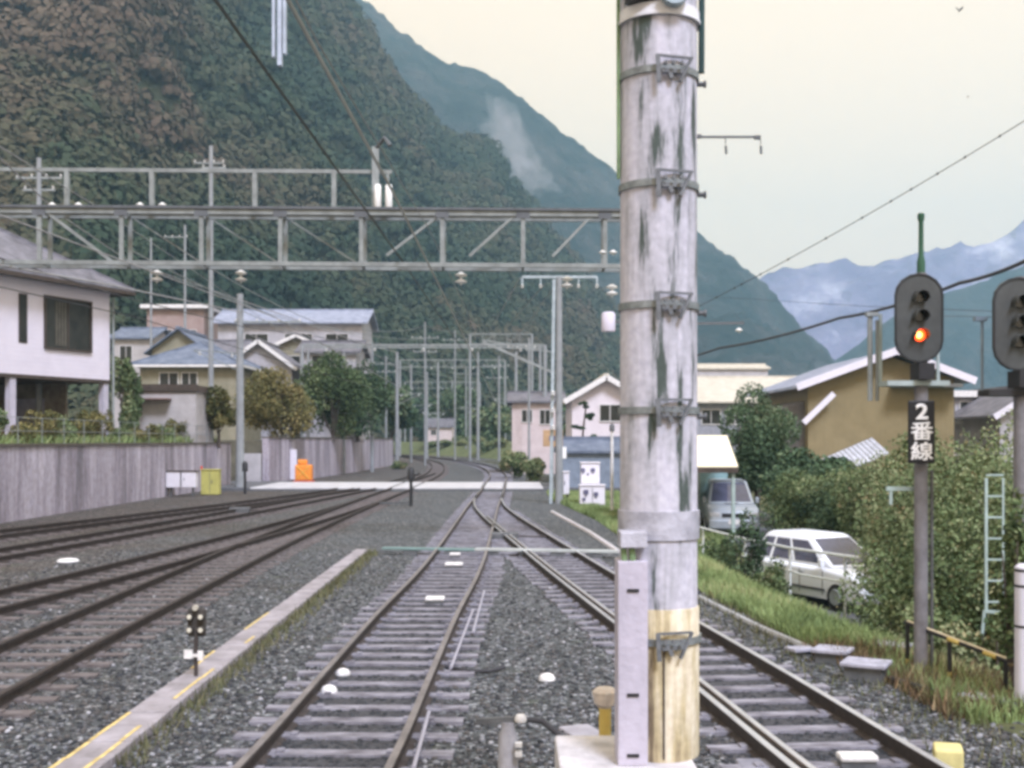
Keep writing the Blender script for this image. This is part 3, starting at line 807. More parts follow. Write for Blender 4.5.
beacon(329, 689, .17, .14, 'nearer small white marker on the left middle rail near a sleeper end', 'round')
beacon(547, 677, .18, .16, 'round white marker in open ballast between the two middle tracks', 'round')
beacon(68, 560, .46, .3, 'large white domed marker in the ballast on the far left', 'round')
beacon(455, 556, .24, .2, 'cream painted flat box between the middle rails beside the pipe crossing')

def pipe_crossing():
    A, B = G(383, 549, .12), G(618, 553, .12)
    root = empty('duct_pipe', (0, 0, 0), 'pale green horizontal duct lying across the tracks before the level crossing', 'duct')
    e = A.lerp(B, .40)
    m1 = mat('pale_green_duct', (.17, .26, .25), rough=.5, var=.15); m2 = mat('whitish_duct', (.40, .43, .42), rough=.5, var=.15)
    MB().bar(A + Vector((0, 0, .02)), e + Vector((0, 0, .02)), .2, .055).obj('green_section', m1, root, bevel=.01)
    MB().bar(e + Vector((.01, 0, .03)), B + Vector((0, 0, .03)), .22, .06).obj('white_section', m2, root, bevel=.01)
    for t in (.12, .3, .47, .62, .75, .9): q = A.lerp(B, t); MB().box(q.x-.16, q.x+.16, q.y-.12, q.y+.12, 0, .10).obj('support', STEELD, root)
pipe_crossing()

def ground_post():
    D = 8.3; c = P(515, 440, D); zt = P(0, 722, D).z
    root = empty('cable_stub_post', (c.x, D, 0), 'grey stub post with white cap joint and cable at the bottom centre', 'post')
    MB().lathe([(.075, 0), (.07, zt-.1), (.05, zt-.05), (.05, zt)], c=(-.05, 0, 0), n=16).obj('post', mat('stub_post_grey', (.33, .33, .36), var=.2, scale=10), root, smooth=True)
    MB().lathe([(.04, 0), (.045, .02), (.03, .05)], c=(.04, -.03, zt + .01), n=12).obj('white_cap', WHITE, root, smooth=True)
    MB().bar((-.28, 0, zt+.005), (.03, 0, zt+.02), .04).obj('arm', STEELD, root)
    MB().box(.0, .05, -.12, -.06, zt-.22, zt-.19).obj('clip', WHITE, root)
    MB().box(0, .05, -.12, -.06, zt-.15, zt-.125).obj('clip', WHITE, root)
    MB().tube([(.05, 0, zt+.02), (.2, .02, zt+.0), (.36, -.1, zt-.1), (.48, -.3, .02)], .022, 8).obj('cable', WIRE, root, smooth=True)
ground_post()
def pipe_obj(name, pts, r, m, label, cat, n=8):
    o = MB().tube(pts, r, n).obj(name, m, None, smooth=True); setp(o, label, cat); return o
pipe_obj('black_hose', [G(446, 667, .03), G(470, 671, .04), G(490, 671, .03), G(505, 667, .06)], .022, WIRE, 'short black hose lying beside the right rail of the middle track', 'hose')
def slab(name, px, py, L_, W_, H_, rz, m, label, cat, bev=.02, dz=0):
    g = G(px, py); zz = gz(g.x, g.y) + dz
    b = MB(); b.m = Matrix.Rotation(rz, 4, 'Z'); b.box(-L_/2, L_/2, -W_/2, W_/2, -.05, H_)
    o = b.obj(name, m, bevel=bev); o.location = (g.x, g.y, zz); setp(o, label, cat); return o
slab('concrete_slab', 590, 738, .30, .75, .03, .35, CONC, 'flat grey concrete slab sunk in the ballast left of the yellow post', 'slab')
for (x0, y0, x1, y1, lab) in ((477, 591, 464, 632, 'farther'), (440, 668, 465, 610, 'middle'), (398, 768, 416, 712, 'nearest')):
    a, b = G(x0, y0, .06), G(x1, y1, .06)
    pipe_obj('white_conduit', [a + Vector((.12, 0, 0)), b + Vector((.12, 0, 0))], .018, mat('lilac_white_conduit', (.36, .35, .40), rough=.5, var=.1), lab + ' pale conduit length lying outside the right rail of the middle track', 'conduit')
TGR = mat('trough_grey', (.24, .24, .28), var=.3, scale=5, bump=.2)
PLT = mat('pale_pit_lid', (.34, .34, .40), var=.3, scale=6, bump=.3)
for px_, py_, L_, W2_, H_, rz_, lab_ in ((833, 662, .42, .40, .12, -.5, 'upper pale pit lid on a dark base right of the shiny track'), (866, 679, .48, .42, .15, -.5, 'lower pale pit lid on a dark base right of the shiny track'), (893, 652, .46, .34, .08, -.6, 'flat pale slab half in the grass beside the number signal mast'), (985, 706, .5, .3, .05, -.9, 'broken pale slab in the weeds under the striped handrail'), (800, 655, .3, .22, .05, .4, 'small broken slab at the end of the grass kerb line')):
    g_ = G(px_, py_); rt_ = empty('pit_cover', (g_.x, g_.y, gz(g_.x, g_.y)), lab_, 'pit cover', rz=rz_)
    MB().box(-L_/2+.04, L_/2-.04, -W2_/2+.04, W2_/2-.04, -.05, H_).obj('base', STEELD, rt_)
    MB().box(-L_/2, L_/2, -W2_/2, W2_/2, H_+.002, H_+.045).obj('lid', PLT, rt_, bevel=.01)
slab('yellow_marker_block', 948, 766, .22, .26, .16, -.3, mat('pale_yellow_block', (.62, .56, .25), var=.15, scale=8), 'pale yellow block outside the shiny rail in the bottom right corner', 'marker block')
beacon(857, 762, .30, .16, 'pale framed plate between the shiny rails at the bottom edge')
slab('grey_box', 770, 768, .5, .3, .04, 0, TGR, 'low grey plate by the guard rail at the bottom edge right of the pole', 'plate')
pipe_obj('black_cable_bundle', [G(890, 678, .05), G(930, 690, .08), G(970, 700, .06), G(1020, 706, .1), G(1080, 716, .05)], .03, WIRE, 'dark cable bundle lying in the weeds below the striped handrail', 'cable')

def striped_rail():
    a = P(905, 622, 12.9); b = P(1052, 678, 10.9)
    root = empty('striped_handrail', (a.x, a.y, 0), 'low black and yellow striped handrail at the right edge of the picture', 'handrail')
    o = Vector((a.x, a.y, 0))
    n = 12
    bk = MB().tube([a - o, b - o], .025, 8)
    pale = mat('cream_handrail_paint', (.66, .58, .42), var=.2, scale=8)
    ra = bk.obj('rail', BLACK, root, smooth=True)
    for i in range(n):
        if i % 3 == 1: MB().tube([a.lerp(b, i/n) - o, a.lerp(b, (i+1)/n) - o], .028, 8).obj('yellow_band', YEL, ra, smooth=True)
    MB().tube([a.lerp(b, .02) - o + Vector((0, 0, .022)), b - o + Vector((0, 0, .022))], .013, 6).obj('pale_top', pale, ra)  # thin cream strip along the top of the black rail
    for t in (.02, .34, .72):
        p = a.lerp(b, t) - o
        po = MB().lathe([(.024, 0), (.024, p.z - .02)], c=(p.x, p.y, 0), n=10).obj('post', BLACK, root, smooth=True)
        MB().lathe([(.026, p.z*.05), (.026, p.z*.28)], c=(p.x, p.y, 0), n=10).obj('yellow_base', YEL, po, smooth=True)
striped_rail()

# ------------------------------------------------------------------ colour light signals
HEADM = mat('signal_head_grey', (.055, .06, .058), rough=.6, var=.2, scale=6)
MASTM = mat('signal_mast_grey', (.17, .165, .175), rough=.7, var=.25, scale=6)
def emis(name, col, s):
    if name in MATS: return MATS[name]
    m = bpy.data.materials.new(name); m.use_nodes = True; b = m.node_tree.nodes['Principled BSDF']
    b.inputs['Base Color'].default_value = (*col, 1); b.inputs['Emission Color'].default_value = (*col, 1); b.inputs['Emission Strength'].default_value = s
    MATS[name] = m; return m
LENS = mat('dark_lens', (.015, .02, .018), rough=.15, var=.1, spec=.6)
def signal(px, D, base_py, top_py, head, label, lit=True, finial=True, plate=True, hx=0.0):
    c = P(px, 440, D); zb = P(0, base_py, D).z
    root = empty('railway_signal', (c.x, D, zb), label, 'railway signal', 'colour light signals')
    def z(py): return P(0, py, D).z - zb
    u = D / F
    y0h, y1h, hw = z(head[0]), z(head[1]), head[2] * u / 2
    MB().lathe([(.075, -.3), (.072, z(head[1]) - .05), (.06, z(head[0]) + .02)], n=16).obj('mast', MASTM, root, smooth=True)
    if finial:
        MB().lathe([(.045, y0h), (.045, z(262)), (.028, z(255)), (.026, z(222)), (.038, z(219)), (.038, z(top_py)), (.02, z(top_py)+.01)], n=12).obj('finial', mat('dark_green_finial', (.03, .09, .05), var=.2), root, smooth=True)
    # oval background plate
    hw = hw * .97; poly = []; cut = hw * .92
    for i in range(9): t = math.pi * i / 8; poly.append((hx + hw * math.cos(t), y0h - cut + cut * math.sin(t)))
    for i in range(9): t = math.pi + math.pi * i / 8; poly.append((hx + hw * math.cos(t), y1h + cut + cut * math.sin(t)))
    h = MB().prism(poly, -.16, -.12, 'y').obj('background_plate', HEADM, root, bevel=.006)
    hc = (y0h + y1h) / 2; box = MB().box(hx-hw*.45, hx+hw*.45, -.118, .10, y1h + .12, y0h - .12).obj('lamp_case', HEADM, root, bevel=.01)
    rim = MB()
    k = [(hx + (p[0]-hx)*.97, p[1] if False else hc + (p[1]-hc)*.975) for p in poly]
    for i in range(len(k)):
        a, b = k[i], k[(i+1) % len(k)]
        rim.bar((a[0], -.165, a[1]), (b[0], -.165, b[1]), .012, .016)
    rim.obj('plate_rim', mat('signal_rim', (.02, .022, .025), rough=.5), root)
    n = 3
    for i in range(n):
        zz = y0h - (y0h - y1h) * (.27 + .21 * i)
        ls = MB().lathe([(.065, 0), (.055, .012)], n=20); ls.v = [(x + hx, -zq - .162, y + zz) for x, y, zq in ls.v]
        on = lit and i == 2
        lo = ls.obj('lamp_lens', emis('lit_amber_lamp', (1, .07, .01), 1.6) if on else LENS, root, smooth=True)
        if on:
            cc = MB().lathe([(.034, 0), (.02, .008)], n=16); cc.v = [(x + hx - .008, -zq - .176, y + zz) for x, y, zq in cc.v]
            cc.obj('lamp_filament', emis('lamp_hot_centre', (1, .34, .08), 3), lo, smooth=True)
        hood = MB(); m_ = 14
        V = []
        for j in range(m_ + 1):
            t = math.radians(-35) + math.radians(250) * j / m_
            ca, sa = math.cos(t), math.sin(t)
            dep = .13 if sa > 0 else .06
            V += [(hx+.078*ca, -.162, zz + .078*sa), (hx+.078*ca, -.162 - dep, zz + .078*sa - .01), (hx+.072*ca, -.162, zz + .072*sa), (hx+.072*ca, -.162 - dep, zz + .072*sa - .01)]
        Fc = []
        for j in range(m_):
            a = 4*j; b = 4*(j+1)
            Fc += [(a, b, b+1, a+1), (a+2, a+3, b+3, b+2), (a+1, b+1, b+3, a+3)]
        hood.add(V, Fc); hood.obj('lamp_hood', HEADM, root, smooth=True)
    return root, z, u
s1, z1, u1 = signal(921, 12.6, 684, 214, (275, 364, 49), 'tall grey signal with one amber lamp lit above the black number plate', True, hx=-.075)
MB().box(-.40, .28, -.10, .22, z1(386), z1(381)).bar((-.38, .2, z1(384)), (-.38, .2, z1(312)), .03).bar((.26, .2, z1(384)), (.26, .2, z1(335)), .03).obj('platform', mat('pale_platform_steel', (.34, .40, .39), var=.2), s1)
MB().tube([(-.48, .25, z1(400)), (-.48, .25, z1(310))], .03, 8).tube([(-.40, .25, z1(400)), (-.40, .25, z1(318))], .022, 8).box(-.53, -.40, .2, .28, z1(314), z1(310)).obj('rail_post', STEEL, s1)
MB().box(-.085, .085, -.19, .1, z1(380), z1(364)).obj('head_bracket', BLACK, s1)
MB().bar((-.35, .1, z1(489)), (.16, .1, z1(489)), .045).bar((-.3, .1, z1(489)), (-.3, .1, z1(505)), .03).obj('bracket', mat('pale_green_steel', (.33, .42, .40), var=.2), s1)
MB().tube([(.11, -.02, -.1), (.11, -.02, z1(470))], .02, 8).obj('conduit', STEELD, s1)
def text_mesh(name, txt, size, m, parent, loc, rot=(R(90), 0, 0), depth=.004, scale=(1, 1, 1), bold=0.0):
    cu = bpy.data.curves.new(name, 'FONT'); cu.body = txt; cu.size = size; cu.align_x = 'CENTER'; cu.align_y = 'CENTER'; cu.extrude = depth; cu.bevel_depth = bold; cu.bevel_resolution = 0
    to = bpy.data.objects.new(name, cu); COL.objects.link(to)
    dg = bpy.context.evaluated_depsgraph_get(); dg.update()
    me = bpy.data.meshes.new_from_object(to.evaluated_get(dg)); bpy.data.objects.remove(to)
    o = link(name, me, m, parent); o.location = loc; o.rotation_euler = rot; o.scale = scale
    return o
pl = MB().box(-.19, .10, -.15, -.12, z1(463), z1(401)).obj('number_plate', mat('number_plate_black', (.012, .012, .014), rough=.5, var=.1), s1, bevel=.012)
TXW = mat('plate_white', (.85, .85, .85), rough=.5, var=.03)
for ch, py, szz in (('2', 413, .235), ('番', 432.5, .215), ('線', 452.5, .215)):
    text_mesh('plate_character', ch, szz, TXW, pl, (-.045, -.1545, z1(py)), bold=.0075 if ch == '2' else .0035, scale=(1.15, .98, 1))
s2, z2, u2 = signal(1021, 11.6, 715, 240, (279, 372, 52), 'dark unlit signal cut by the right edge of the picture', False, finial=False, hx=-.09)
MB().box(-.095, .095, -.19, .1, z2(388), z2(371)).box(-.36, .35, -.1, .2, z2(396), z2(390)).obj('platform', BLACK, s2)
MB().tube([(-.31, .2, z2(394)), (-.31, .2, z2(318))], .016, 8).box(-.39, -.27, .16, .24, z2(319), z2(315)).obj('rail_post', mat('blue_grey_post', (.20, .26, .32), var=.2), s2)
def ladder():
    D = 13.6
    a = P(986, 0, D).x; b = P(1003, 0, D).x; zb = P(0, 612, D).z; zt = P(0, 478, D).z
    root = empty('signal_ladder', (a, D, zb), 'pale green ladder half hidden in the bushes left of the unlit signal', 'ladder')
    w_ = b - a
    MB().bar((0, 0, 0), (0, 0, zt - zb), .03).bar((w_, 0, 0), (w_, 0, zt-zb), .022).obj('stile', MATS['pale_green_steel'], root)
    for i in range(7): MB().bar((0, 0, .12 + i * .25), (w_, 0, .12 + i * .25), .02).obj('rung', MATS['pale_green_steel'], root)
    MB().bar((-.02, 0, .01), (.5, -.1, -.02), .035).bar((-.1,0,-.8),(-.02,0,.02),.03).obj('foot_rail', MATS['pale_green_steel'], root)
ladder()
def white_post():
    D = 11.0; c = P(1024, 0, D); zt = P(0, 567, D).z; zb = P(0, 722, D).z
    root = empty('white_relay_post', (c.x, D, zb), 'white cylindrical post with black rings at the lower right edge', 'post')
    MB().lathe([(.085, 0), (.085, zt-zb), (.05, zt-zb+.03)], n=20).obj('post', mat('lilac_white_post', (.58, .57, .64), var=.06), root, smooth=True)
    h = zt - zb
    for q in (.98, .88, .62): MB().lathe([(.088, h*q-.012), (.088, h*q+.012)], n=20).obj('ring', BLACK, root, smooth=True)
white_post()

# ------------------------------------------------------------------ overhead gantry
GAN = mat('gantry_steel', (.22, .24, .235), rough=.6, var=.25, scale=3, metal=.1)
GAND = mat('gantry_steel_dark', (.10, .11, .12), rough=.6, var=.2, scale=3)
def insulator(parent, p, n=3, r=.07, dz=.07, name='insulator', tilt=None):
    b = MB(); prof = []
    for i in range(n):
        prof += [(.02, -i*dz), (r, -i*dz - dz*.45), (r*.9, -i*dz-dz*.6), (.02, -i*dz - dz*.8)]
    prof.append((.015, -n*dz))
    b.lathe(prof, n=14)
    o = b.obj(name, INSUL, parent, smooth=True); o.location = p
    return o
def gantry():
    D = 28.0
    def Z(py, px=300): return P(0, py, D).z
    def X(px): return P(px, 0, D).x
    xl, xr = -15.4, X(662)
    root = empty('overhead_gantry', (0, D, 0), 'wide grey steel lattice gantry spanning the tracks with an upper frame', 'gantry')
    def z_t(x): return Z(213 + (x / (F / D) ) * 0 + 4 * (x * F / D + CX) / 617)
    def z_b(x): return Z(264 + 4 * (x * F / D + CX) / 617)
    ch = MB(); dk = MB()
    for dy in (-.32, .32):
        ch.bar((xl, dy, z_t(xl)), (xr, dy, z_t(xr)), .10, .12)
        ch.bar((xl, dy, z_b(xl)), (xr, dy, z_b(xr)), .10, .10)
        dk.bar((xl, dy, z_t(xl)+.095), (xr, dy, z_t(xr)+.095), .20, .06)
    ch.obj('chord', GAN, root); dk.obj('cable_tray', GAND, root)
    wb = MB(); pt = MB()
    vs = [-160, -75, 45, 126, 205, 283, 363, 443, 523, 604, 655]
    for px in vs:
        x = X(px)
        wb = MB()
        for dy in (-.32, .32): wb.bar((x, dy, z_b(x)), (x, dy, z_t(x)), .10, .07)
        wb.bar((x, -.32, z_b(x)), (x, .32, z_b(x)), .06); wb.bar((x, -.32, z_t(x)), (x, .32, z_t(x)), .06)
        wo_ = wb.obj('upright', GAN, root)
        MB().box(x-.16, x+.16, -.385, -.374, z_t(x)-.12, z_t(x)+.07).obj('gusset_plate', GAND, wo_)
    for a, b in ((45, 126), ): MB().bar((X(50), -.3, z_t(X(50))), (X(118), -.3, z_b(X(118))), .07).obj('diagonal', GAN, root)
    for a, b in ((388, 440), (470, 514), (552, 590)): MB().bar((X(a), -.3, z_b(X(a))+.22), (X(b), -.3, z_t(X(b))-.05), .065).obj('diagonal', GAN, root)
    for a, b in ((126, 205), (205, 283), (283, 363)): MB().bar((X(a), .3, z_t(X(a))), (X(b), .3, z_b(X(b))), .03).obj('thin_brace', GAN, root)
    up = MB(); zt2 = Z(171)
    up.bar((X(-60), 0, Z(169)), (X(392), 0, Z(172)), .07, .09)
    for px in (-20, 67, 152, 255, 334, 374, 388): up.bar((X(px), 0, z_t(X(px))), (X(px), 0, zt2), .11 if px < 370 else .06, .10)
    up.obj('upper_frame', GAN, root)
    # end of the frame: stub mast with two white insulators
    MB().bar((X(376), -.1, z_t(0)), (X(376), -.1, Z(148)), .16, .12).obj('stub_mast', STEEL, root)
    for px in (379, 390):
        b = MB().lathe([(.07, 0), (.085, .03), (.085, .52), (.06, .56)], n=12).obj('arrester', INSUL, root, smooth=True); b.location = (X(px), -.28, Z(210))
    MB().tube([(X(376), -.1, Z(150)), (X(386), -.3, Z(141)), (X(392), -.4, Z(150))], .05, 8).obj('clamp', GAND, root, smooth=True)
    for px, py in ((157, 270), (241, 270), (461, 272), (567, 276), (612, 284)):
        insulator(root, (X(px), 0, Z(py)), 2, .15, .16)
    for px, py in ((57, 205), (83, 205), (144, 205), (166, 205), (602, 252), (612, 252)):
        insulator(root, (X(px), -.3, Z(py)), 1, .10, .13)
    # supports
    ml = MB()
    for dx in (-.3, .3):
        for dy in (-.3, .3): ml.bar((xl+dx, dy, 0), (xl+dx, dy, z_t(xl)), .09)
    for i in range(10):
        zz = i * .9; s = 1 if i % 2 else -1
        for dy in (-.3, .3): ml.bar((xl-.3*s, dy, zz), (xl+.3*s, dy, zz+.9), .05)
    ml.obj('lattice_leg', GAN, root)
    MB().lathe([(.15, 0), (.14, 5), (.12, Z(125))], c=(xr, 0, 0), n=16).obj('mast', CONC, root, smooth=True)
    MB().bar((xr, 0, Z(137)), (X(759), 0, Z(137)), .05).obj('arm', GAND, root)
    MB().bar((xr, 0, Z(324)), (X(744), 0, Z(323)), .06).obj('arm', GAND, root)
    MB().bar((xr, 0, Z(322)), (X(606), 0, Z(322)), .06).obj('arm', GAND, root)
    for px, py in ((725, 137), (760, 137)):
        am2 = MB().tube([(X(px), 0, Z(py)), (X(px)+.02, 0, Z(py+6))], .012, 6).tube([(X(px)+.02, 0, Z(py+9)), (X(px)+.03, 0, Z(py+17))], .03, 6).tube([(X(px)+.01, 0, Z(py+5)), (X(px)+.03, 0, Z(py+17))], .008, 5)
        am2.obj('drop_rod', GAND, root)
    MB().bar((X(697), -.05, Z(137)), (X(701), -.05, Z(137)), .09).obj('arm_fitting', GAND, root)
    MB().bar((X(754), -.05, Z(138)), (X(760), -.05, Z(138)), .09).obj('arm_fitting', GAND, root)
    insulator(root, (X(739), 0, Z(328)), 1, .09, .12)
    MB().lathe([(.16, 0), (.17, .03), (.17, .42), (.13, .47)], n=14).obj('transformer', mat('transformer_lilac', (.60, .57, .66), var=.05), root, smooth=True).location = (X(608), -.1, Z(332))
gantry()

def drop_post():
    D = 14.0
    root = empty('gantry_arm_near', (0, D, 0), 'pale blue grey drop post hanging into the top left of the picture', 'drop post')
    root.name = 'overhead_drop_post'
    x = P(280, 0, D).x; z0, zt = P(0, 66, D).z, 8.6
    MB().bar((x, 0, z0), (x, 0, zt), .05, .08).bar((x-.075, 0, z0+.1), (x-.075, 0, zt), .03, .08).bar((x+.06, 0, z0+.14), (x+.06, 0, zt), .03, .08).obj('drop_tube', mat('blue_grey_galvanised', (.40, .46, .56), var=.2, scale=6, rough=.5), root)
    MB().bar((-8.6, 0, 8.7), (4.6, 0, 8.7), .2).obj('beam', GAN, root)
    MB().lathe([(.14, 0), (.12, 8.8)], c=(4.6, 0, 0), n=14).obj('mast', CONC, root, smooth=True) if False else None
    MB().lathe([(.14, 0), (.12, 8.8)], c=(-8.6, 0, 0), n=14).obj('mast', CONC, root, smooth=True)
drop_post()

# ------------------------------------------------------------------ wires
def wire(pts, r, m, label, sag=0.0, n=14, cat='overhead wire'):
    a = []
    for i in range(len(pts) - 1):
        p, q = Vector(pts[i]), Vector(pts[i+1])
        for k in range(n):
            t = k / n; v = p.lerp(q, t); v.z -= 4 * sag * t * (1 - t); a.append(v)
    a.append(Vector(pts[-1]))
    o = MB().tube(a, r, 5).obj('overhead_wire', m, None, smooth=True)
    setp(o, label, cat, 'overhead wires'); return o
wire([(-1.58, 4, 5.6), (-1.45, 14, 5.62), (-1.35, 28, 5.5), (-1.2, 60, 5.3), (-1.1, 95, 5.3)], .017, mat('pale_wire', (.42, .44, .42), var=.1), 'pale contact wire slanting down over the middle track from the top left')
wire([(-3.3, 6, 7.3), (-3.1, 12, 7.2), (-2.7, 28, 7.0), (-2.3, 60, 6.9)], .019, mat('dark_grey_wire', (.08, .085, .08), var=.2), 'thick dark wire slanting from the top left across the forest')
wire([(-2.0, 4, 6.6), (-2.2, 13, 7.1), (-2.0, 28, 7.7), (-1.4, 60, 7.2)], .010, WIREL, 'thin wire beside the hanging drop post')
wire([(-6.3, 12, 5.3), (-5.8, 28, 5.6), (-5.8, 62, 5.3), (-5.9, 95, 5.2)], .012, WIREL, 'contact wire above the track beside the cable trough')
wire([(-10, 14, 5.3), (-9.2, 28, 5.6), (-7.2, 62, 5.3)], .012, WIRE, 'contact wire above the second left hand track')
wire([P(-40, 120, 24), P(60, 215, 33), P(130, 262, 50), P(240, 300, 59)], .02, WIREL, 'pale stay wire running down from the left edge through the gantry')
wire([P(-30, 128, 20), P(110, 215, 34), P(200, 275, 60), P(300, 345, 80)], .014, WIREL, 'thin feeder wire crossing behind the left half of the gantry')
wire([P(-20, 262, 26), P(110, 285, 36), P(240, 312, 59)], .03, WIREL, 'thick pale cable above the white house roof')
wire([P(-20, 252, 26), P(120, 296, 40), P(240, 326, 59), P(372, 345, 90)], .02, WIRE, 'dark telephone cable passing below the gantry on the left')
wire([P(240, 300, 59), P(370, 346, 88), P(396, 352, 108)], .03, WIREL, 'pale feeder cable joining the poles before the level crossing')
wire([P(640, 368, 60), P(720, 348, 45), P(840, 318, 34), P(960, 283, 26), P(1060, 243, 21)], .045, WIRE, 'thick black cable sagging across the right side behind the signals', sag=.1)
def beaded():
    a, b = P(640, 335, 40), P(1090, 80, 26)
    o = wire([a, b], .012, WIRE, 'thin beaded wire rising across the pale sky to the upper right', sag=.25)
    for t in (.24, .29, .31, .36, .43, .52, .60, .66, .70, .75, .80, .86):
        v = a.lerp(b, t); v.z -= 4 * .25 * t * (1 - t)
        k = MB().lathe([(.005, -.04), (.03, -.015), (.03, .015), (.005, .04)], n=8).obj('bead', WIRE, o); k.location = v
beaded()
wire([P(640, 292, 150), P(860, 306, 60), P(1060, 314, 40)], .012, WIRE, 'faint wire crossing level in front of the snowy mountain')
wire([P(930, 316, 60), P(1060, 318, 40)], .012, WIRE, 'short faint level wire between the two signal heads')
def bird(px, py, D, s, label):
    c = P(px, py, D)
    root = empty('bird', c, label, 'bird', 'birds in the sky')
    b = MB().lathe([(.005, -.16), (.035, -.10), (.05, 0), (.035, .09), (.028, .12), (.008, .17)], n=10)
    b.v = [(x*1.0 + z*.5, y, z*.8) for x, y, z in b.v]
    b.obj('body', BLACK, root, smooth=True)
    MB().prism([(-.02, 0), (-.22, .16), (-.16, .04), (0, -.05)], -.01, .01, 'y').prism([(.02, .05), (.16, .22), (.14, .06), (.03, -.03)], -.01, .01, 'y').obj('wing', BLACK, root)
    root.scale = (s, s, s)
bird(960, 10, 42, .72, 'larger dark bird flying near the top right corner of the sky')
bird(968, 97, 60, .38, 'tiny dark bird flying lower in the pale sky on the right')
#@@PART3
# ------------------------------------------------------------------ buildings
def win(parent, m4, u0, u1, z0, z1, frame=WHITE, pane=GLASS, mull=1, th=.05):
    b = MB(); b.m = m4
    b.box(u0-th, u0, -.06, -.003, z0-th, z1+th).box(u1, u1+th, -.06, -.003, z0-th, z1+th).box(u0, u1, -.06, -.003, z1, z1+th).box(u0, u1, -.07, -.003, z0-th, z0)
    for i in range(mull): x = u0 + (u1-u0)*(i+1)/(mull+1); b.box(x-.02, x+.02, -.045, -.003, z0, z1)
    w_ = b.obj('window', frame, parent)
    p = MB(); p.m = m4; p.box(u0, u1, -.02, -.004, z0, z1); p.obj('pane', pane, w_)
def house(name, label, cat, x, y, zb, W, Dp, H, rise, roof, rz, wallm, roofm, eave=.45, wins=(), base=0.0, trimm=None, group=None):
    """x,y = front left corner; local x along the front, local y away from the viewer"""
    root = empty(name, (x, y, zb), label, cat, group, rz=rz)
    b = MB()
    if roof == 'gable_front':
        b.prism([(0, base), (W, base), (W, H), (W/2, H+rise), (0, H)], 0, Dp, 'y')
    elif roof == 'gable_side':
        b.prism([(0, base), (Dp, base), (Dp, H), (Dp/2, H+rise), (0, H)], 0, W, 'x')
    else: b.box(0, W, 0, Dp, base, H)
    b.obj('wall', wallm, root)
    r = MB(); t = .14; tr = MB()
    if roof in ('gable_front', 'gable_side'):
        L_, S_ = (Dp, W) if roof == 'gable_front' else (W, Dp)
        k = rise / (S_/2); ov = eave
        prof = [(-ov, H - ov*k + .01), (S_/2, H + rise + .01), (S_+ov, H - ov*k + .01), (S_+ov, H - ov*k + t), (S_/2, H+rise+t), (-ov, H - ov*k + t)]
        r.prism(prof, -ov, L_+ov, 'y' if roof == 'gable_front' else 'x')
        r.bar(*( ((S_/2, -ov, H+rise+t+.03), (S_/2, L_+ov, H+rise+t+.03)) if roof == 'gable_front' else ((-ov, S_/2, H+rise+t+.03), (L_+ov, S_/2, H+rise+t+.03)) ), .3, .16)
        if roof == 'gable_front' and trimm:
            tr.bar((-ov, -ov-.05, H-ov*k+.04), (S_/2, -ov-.05, H+rise+.04), .05, .3).bar((S_/2, -ov-.05, H+rise+.04), (S_+ov, -ov-.05, H-ov*k+.04), .05, .3)
    elif roof == 'hip':
        o = eave; k = min(W, Dp)/2; z0 = H - .02
        A = [(-o,-o,z0),(W+o,-o,z0),(W+o,Dp+o,z0),(-o,Dp+o,z0)]
        if W >= Dp: B = [(k, Dp/2, H+rise), (W-k, Dp/2, H+rise)]
        else: B = [(W/2, k, H+rise), (W/2, Dp-k, H+rise)]
        A2 = [(a[0], a[1], a[2]+.14) for a in A]
        v = A + A2 + B
        if W >= Dp: f = [(0,3,2,1),(0,1,5,4),(1,2,6,5),(2,3,7,6),(3,0,4,7),(4,5,9,8),(5,6,9),(6,7,8,9),(7,4,8)]
        else: f = [(0,3,2,1),(0,1,5,4),(1,2,6,5),(2,3,7,6),(3,0,4,7),(4,5,8),(5,6,9,8),(6,7,9),(7,4,8,9)]
        r.add(v, f)
        for a in range(4):
            bb = B[0] if (a in ((0, 3) if W >= Dp else (0, 1))) else B[1]
            r.bar(A2[a], bb, .2, .12)
        r.bar(B[0], B[1], .3, .16)
        tr.bar(A[0], A[1], .09, .16).bar(A[1], A[2], .09, .16)
    else:
        r.box(-eave, W+eave, -eave, Dp+eave, H, H+.35)
        tr.box(-eave-.02, W+eave+.02, -eave-.03, -eave-.003, H+.05, H+.4)
    ro = r.obj('roof', roofm, root)
    if tr.v: tr.obj('fascia', trimm or WHITE, ro)
    for f, u0, u1, z0, z1 in wins:
        m4 = Matrix.Identity(4)
        if f == 'l': m4 = Matrix.Translation((0, Dp, 0)) @ Matrix.Rotation(R(-90), 4, 'Z')
        if f == 'r': m4 = Matrix.Translation((W, 0, 0)) @ Matrix.Rotation(R(90), 4, 'Z')
        win(root, m4, u0, u1, z0, z1)
    return root
def tiles(name, c1, c2, sc_=5.0, axis=(1, 0, 0)):
    """rolled tile / ribbed sheet roof: fine ribs as bump, tone from noise"""
    m = mat(name, c1, col2=c2, scale=1.6, rough=.6, obj=True)
    nt = m.node_tree; N, L = nt.nodes, nt.links
    tc = N.new('ShaderNodeTexCoord'); wv = N.new('ShaderNodeTexWave'); wv.inputs['Scale'].default_value = sc_; wv.inputs['Distortion'].default_value = .3
    wv.bands_direction = 'X' if axis[0] else 'Y'
    L.new(tc.outputs['Object'], wv.inputs['Vector'])
    bp = N.new('ShaderNodeBump'); bp.inputs['Strength'].default_value = .8; bp.inputs['Distance'].default_value = .04
    L.new(wv.outputs['Fac'], bp.inputs['Height']); L.new(bp.outputs[0], N['Principled BSDF'].inputs['Normal'])
    return m
TILE = tiles('grey_roof_tile', (.10, .10, .12), (.25, .245, .28))
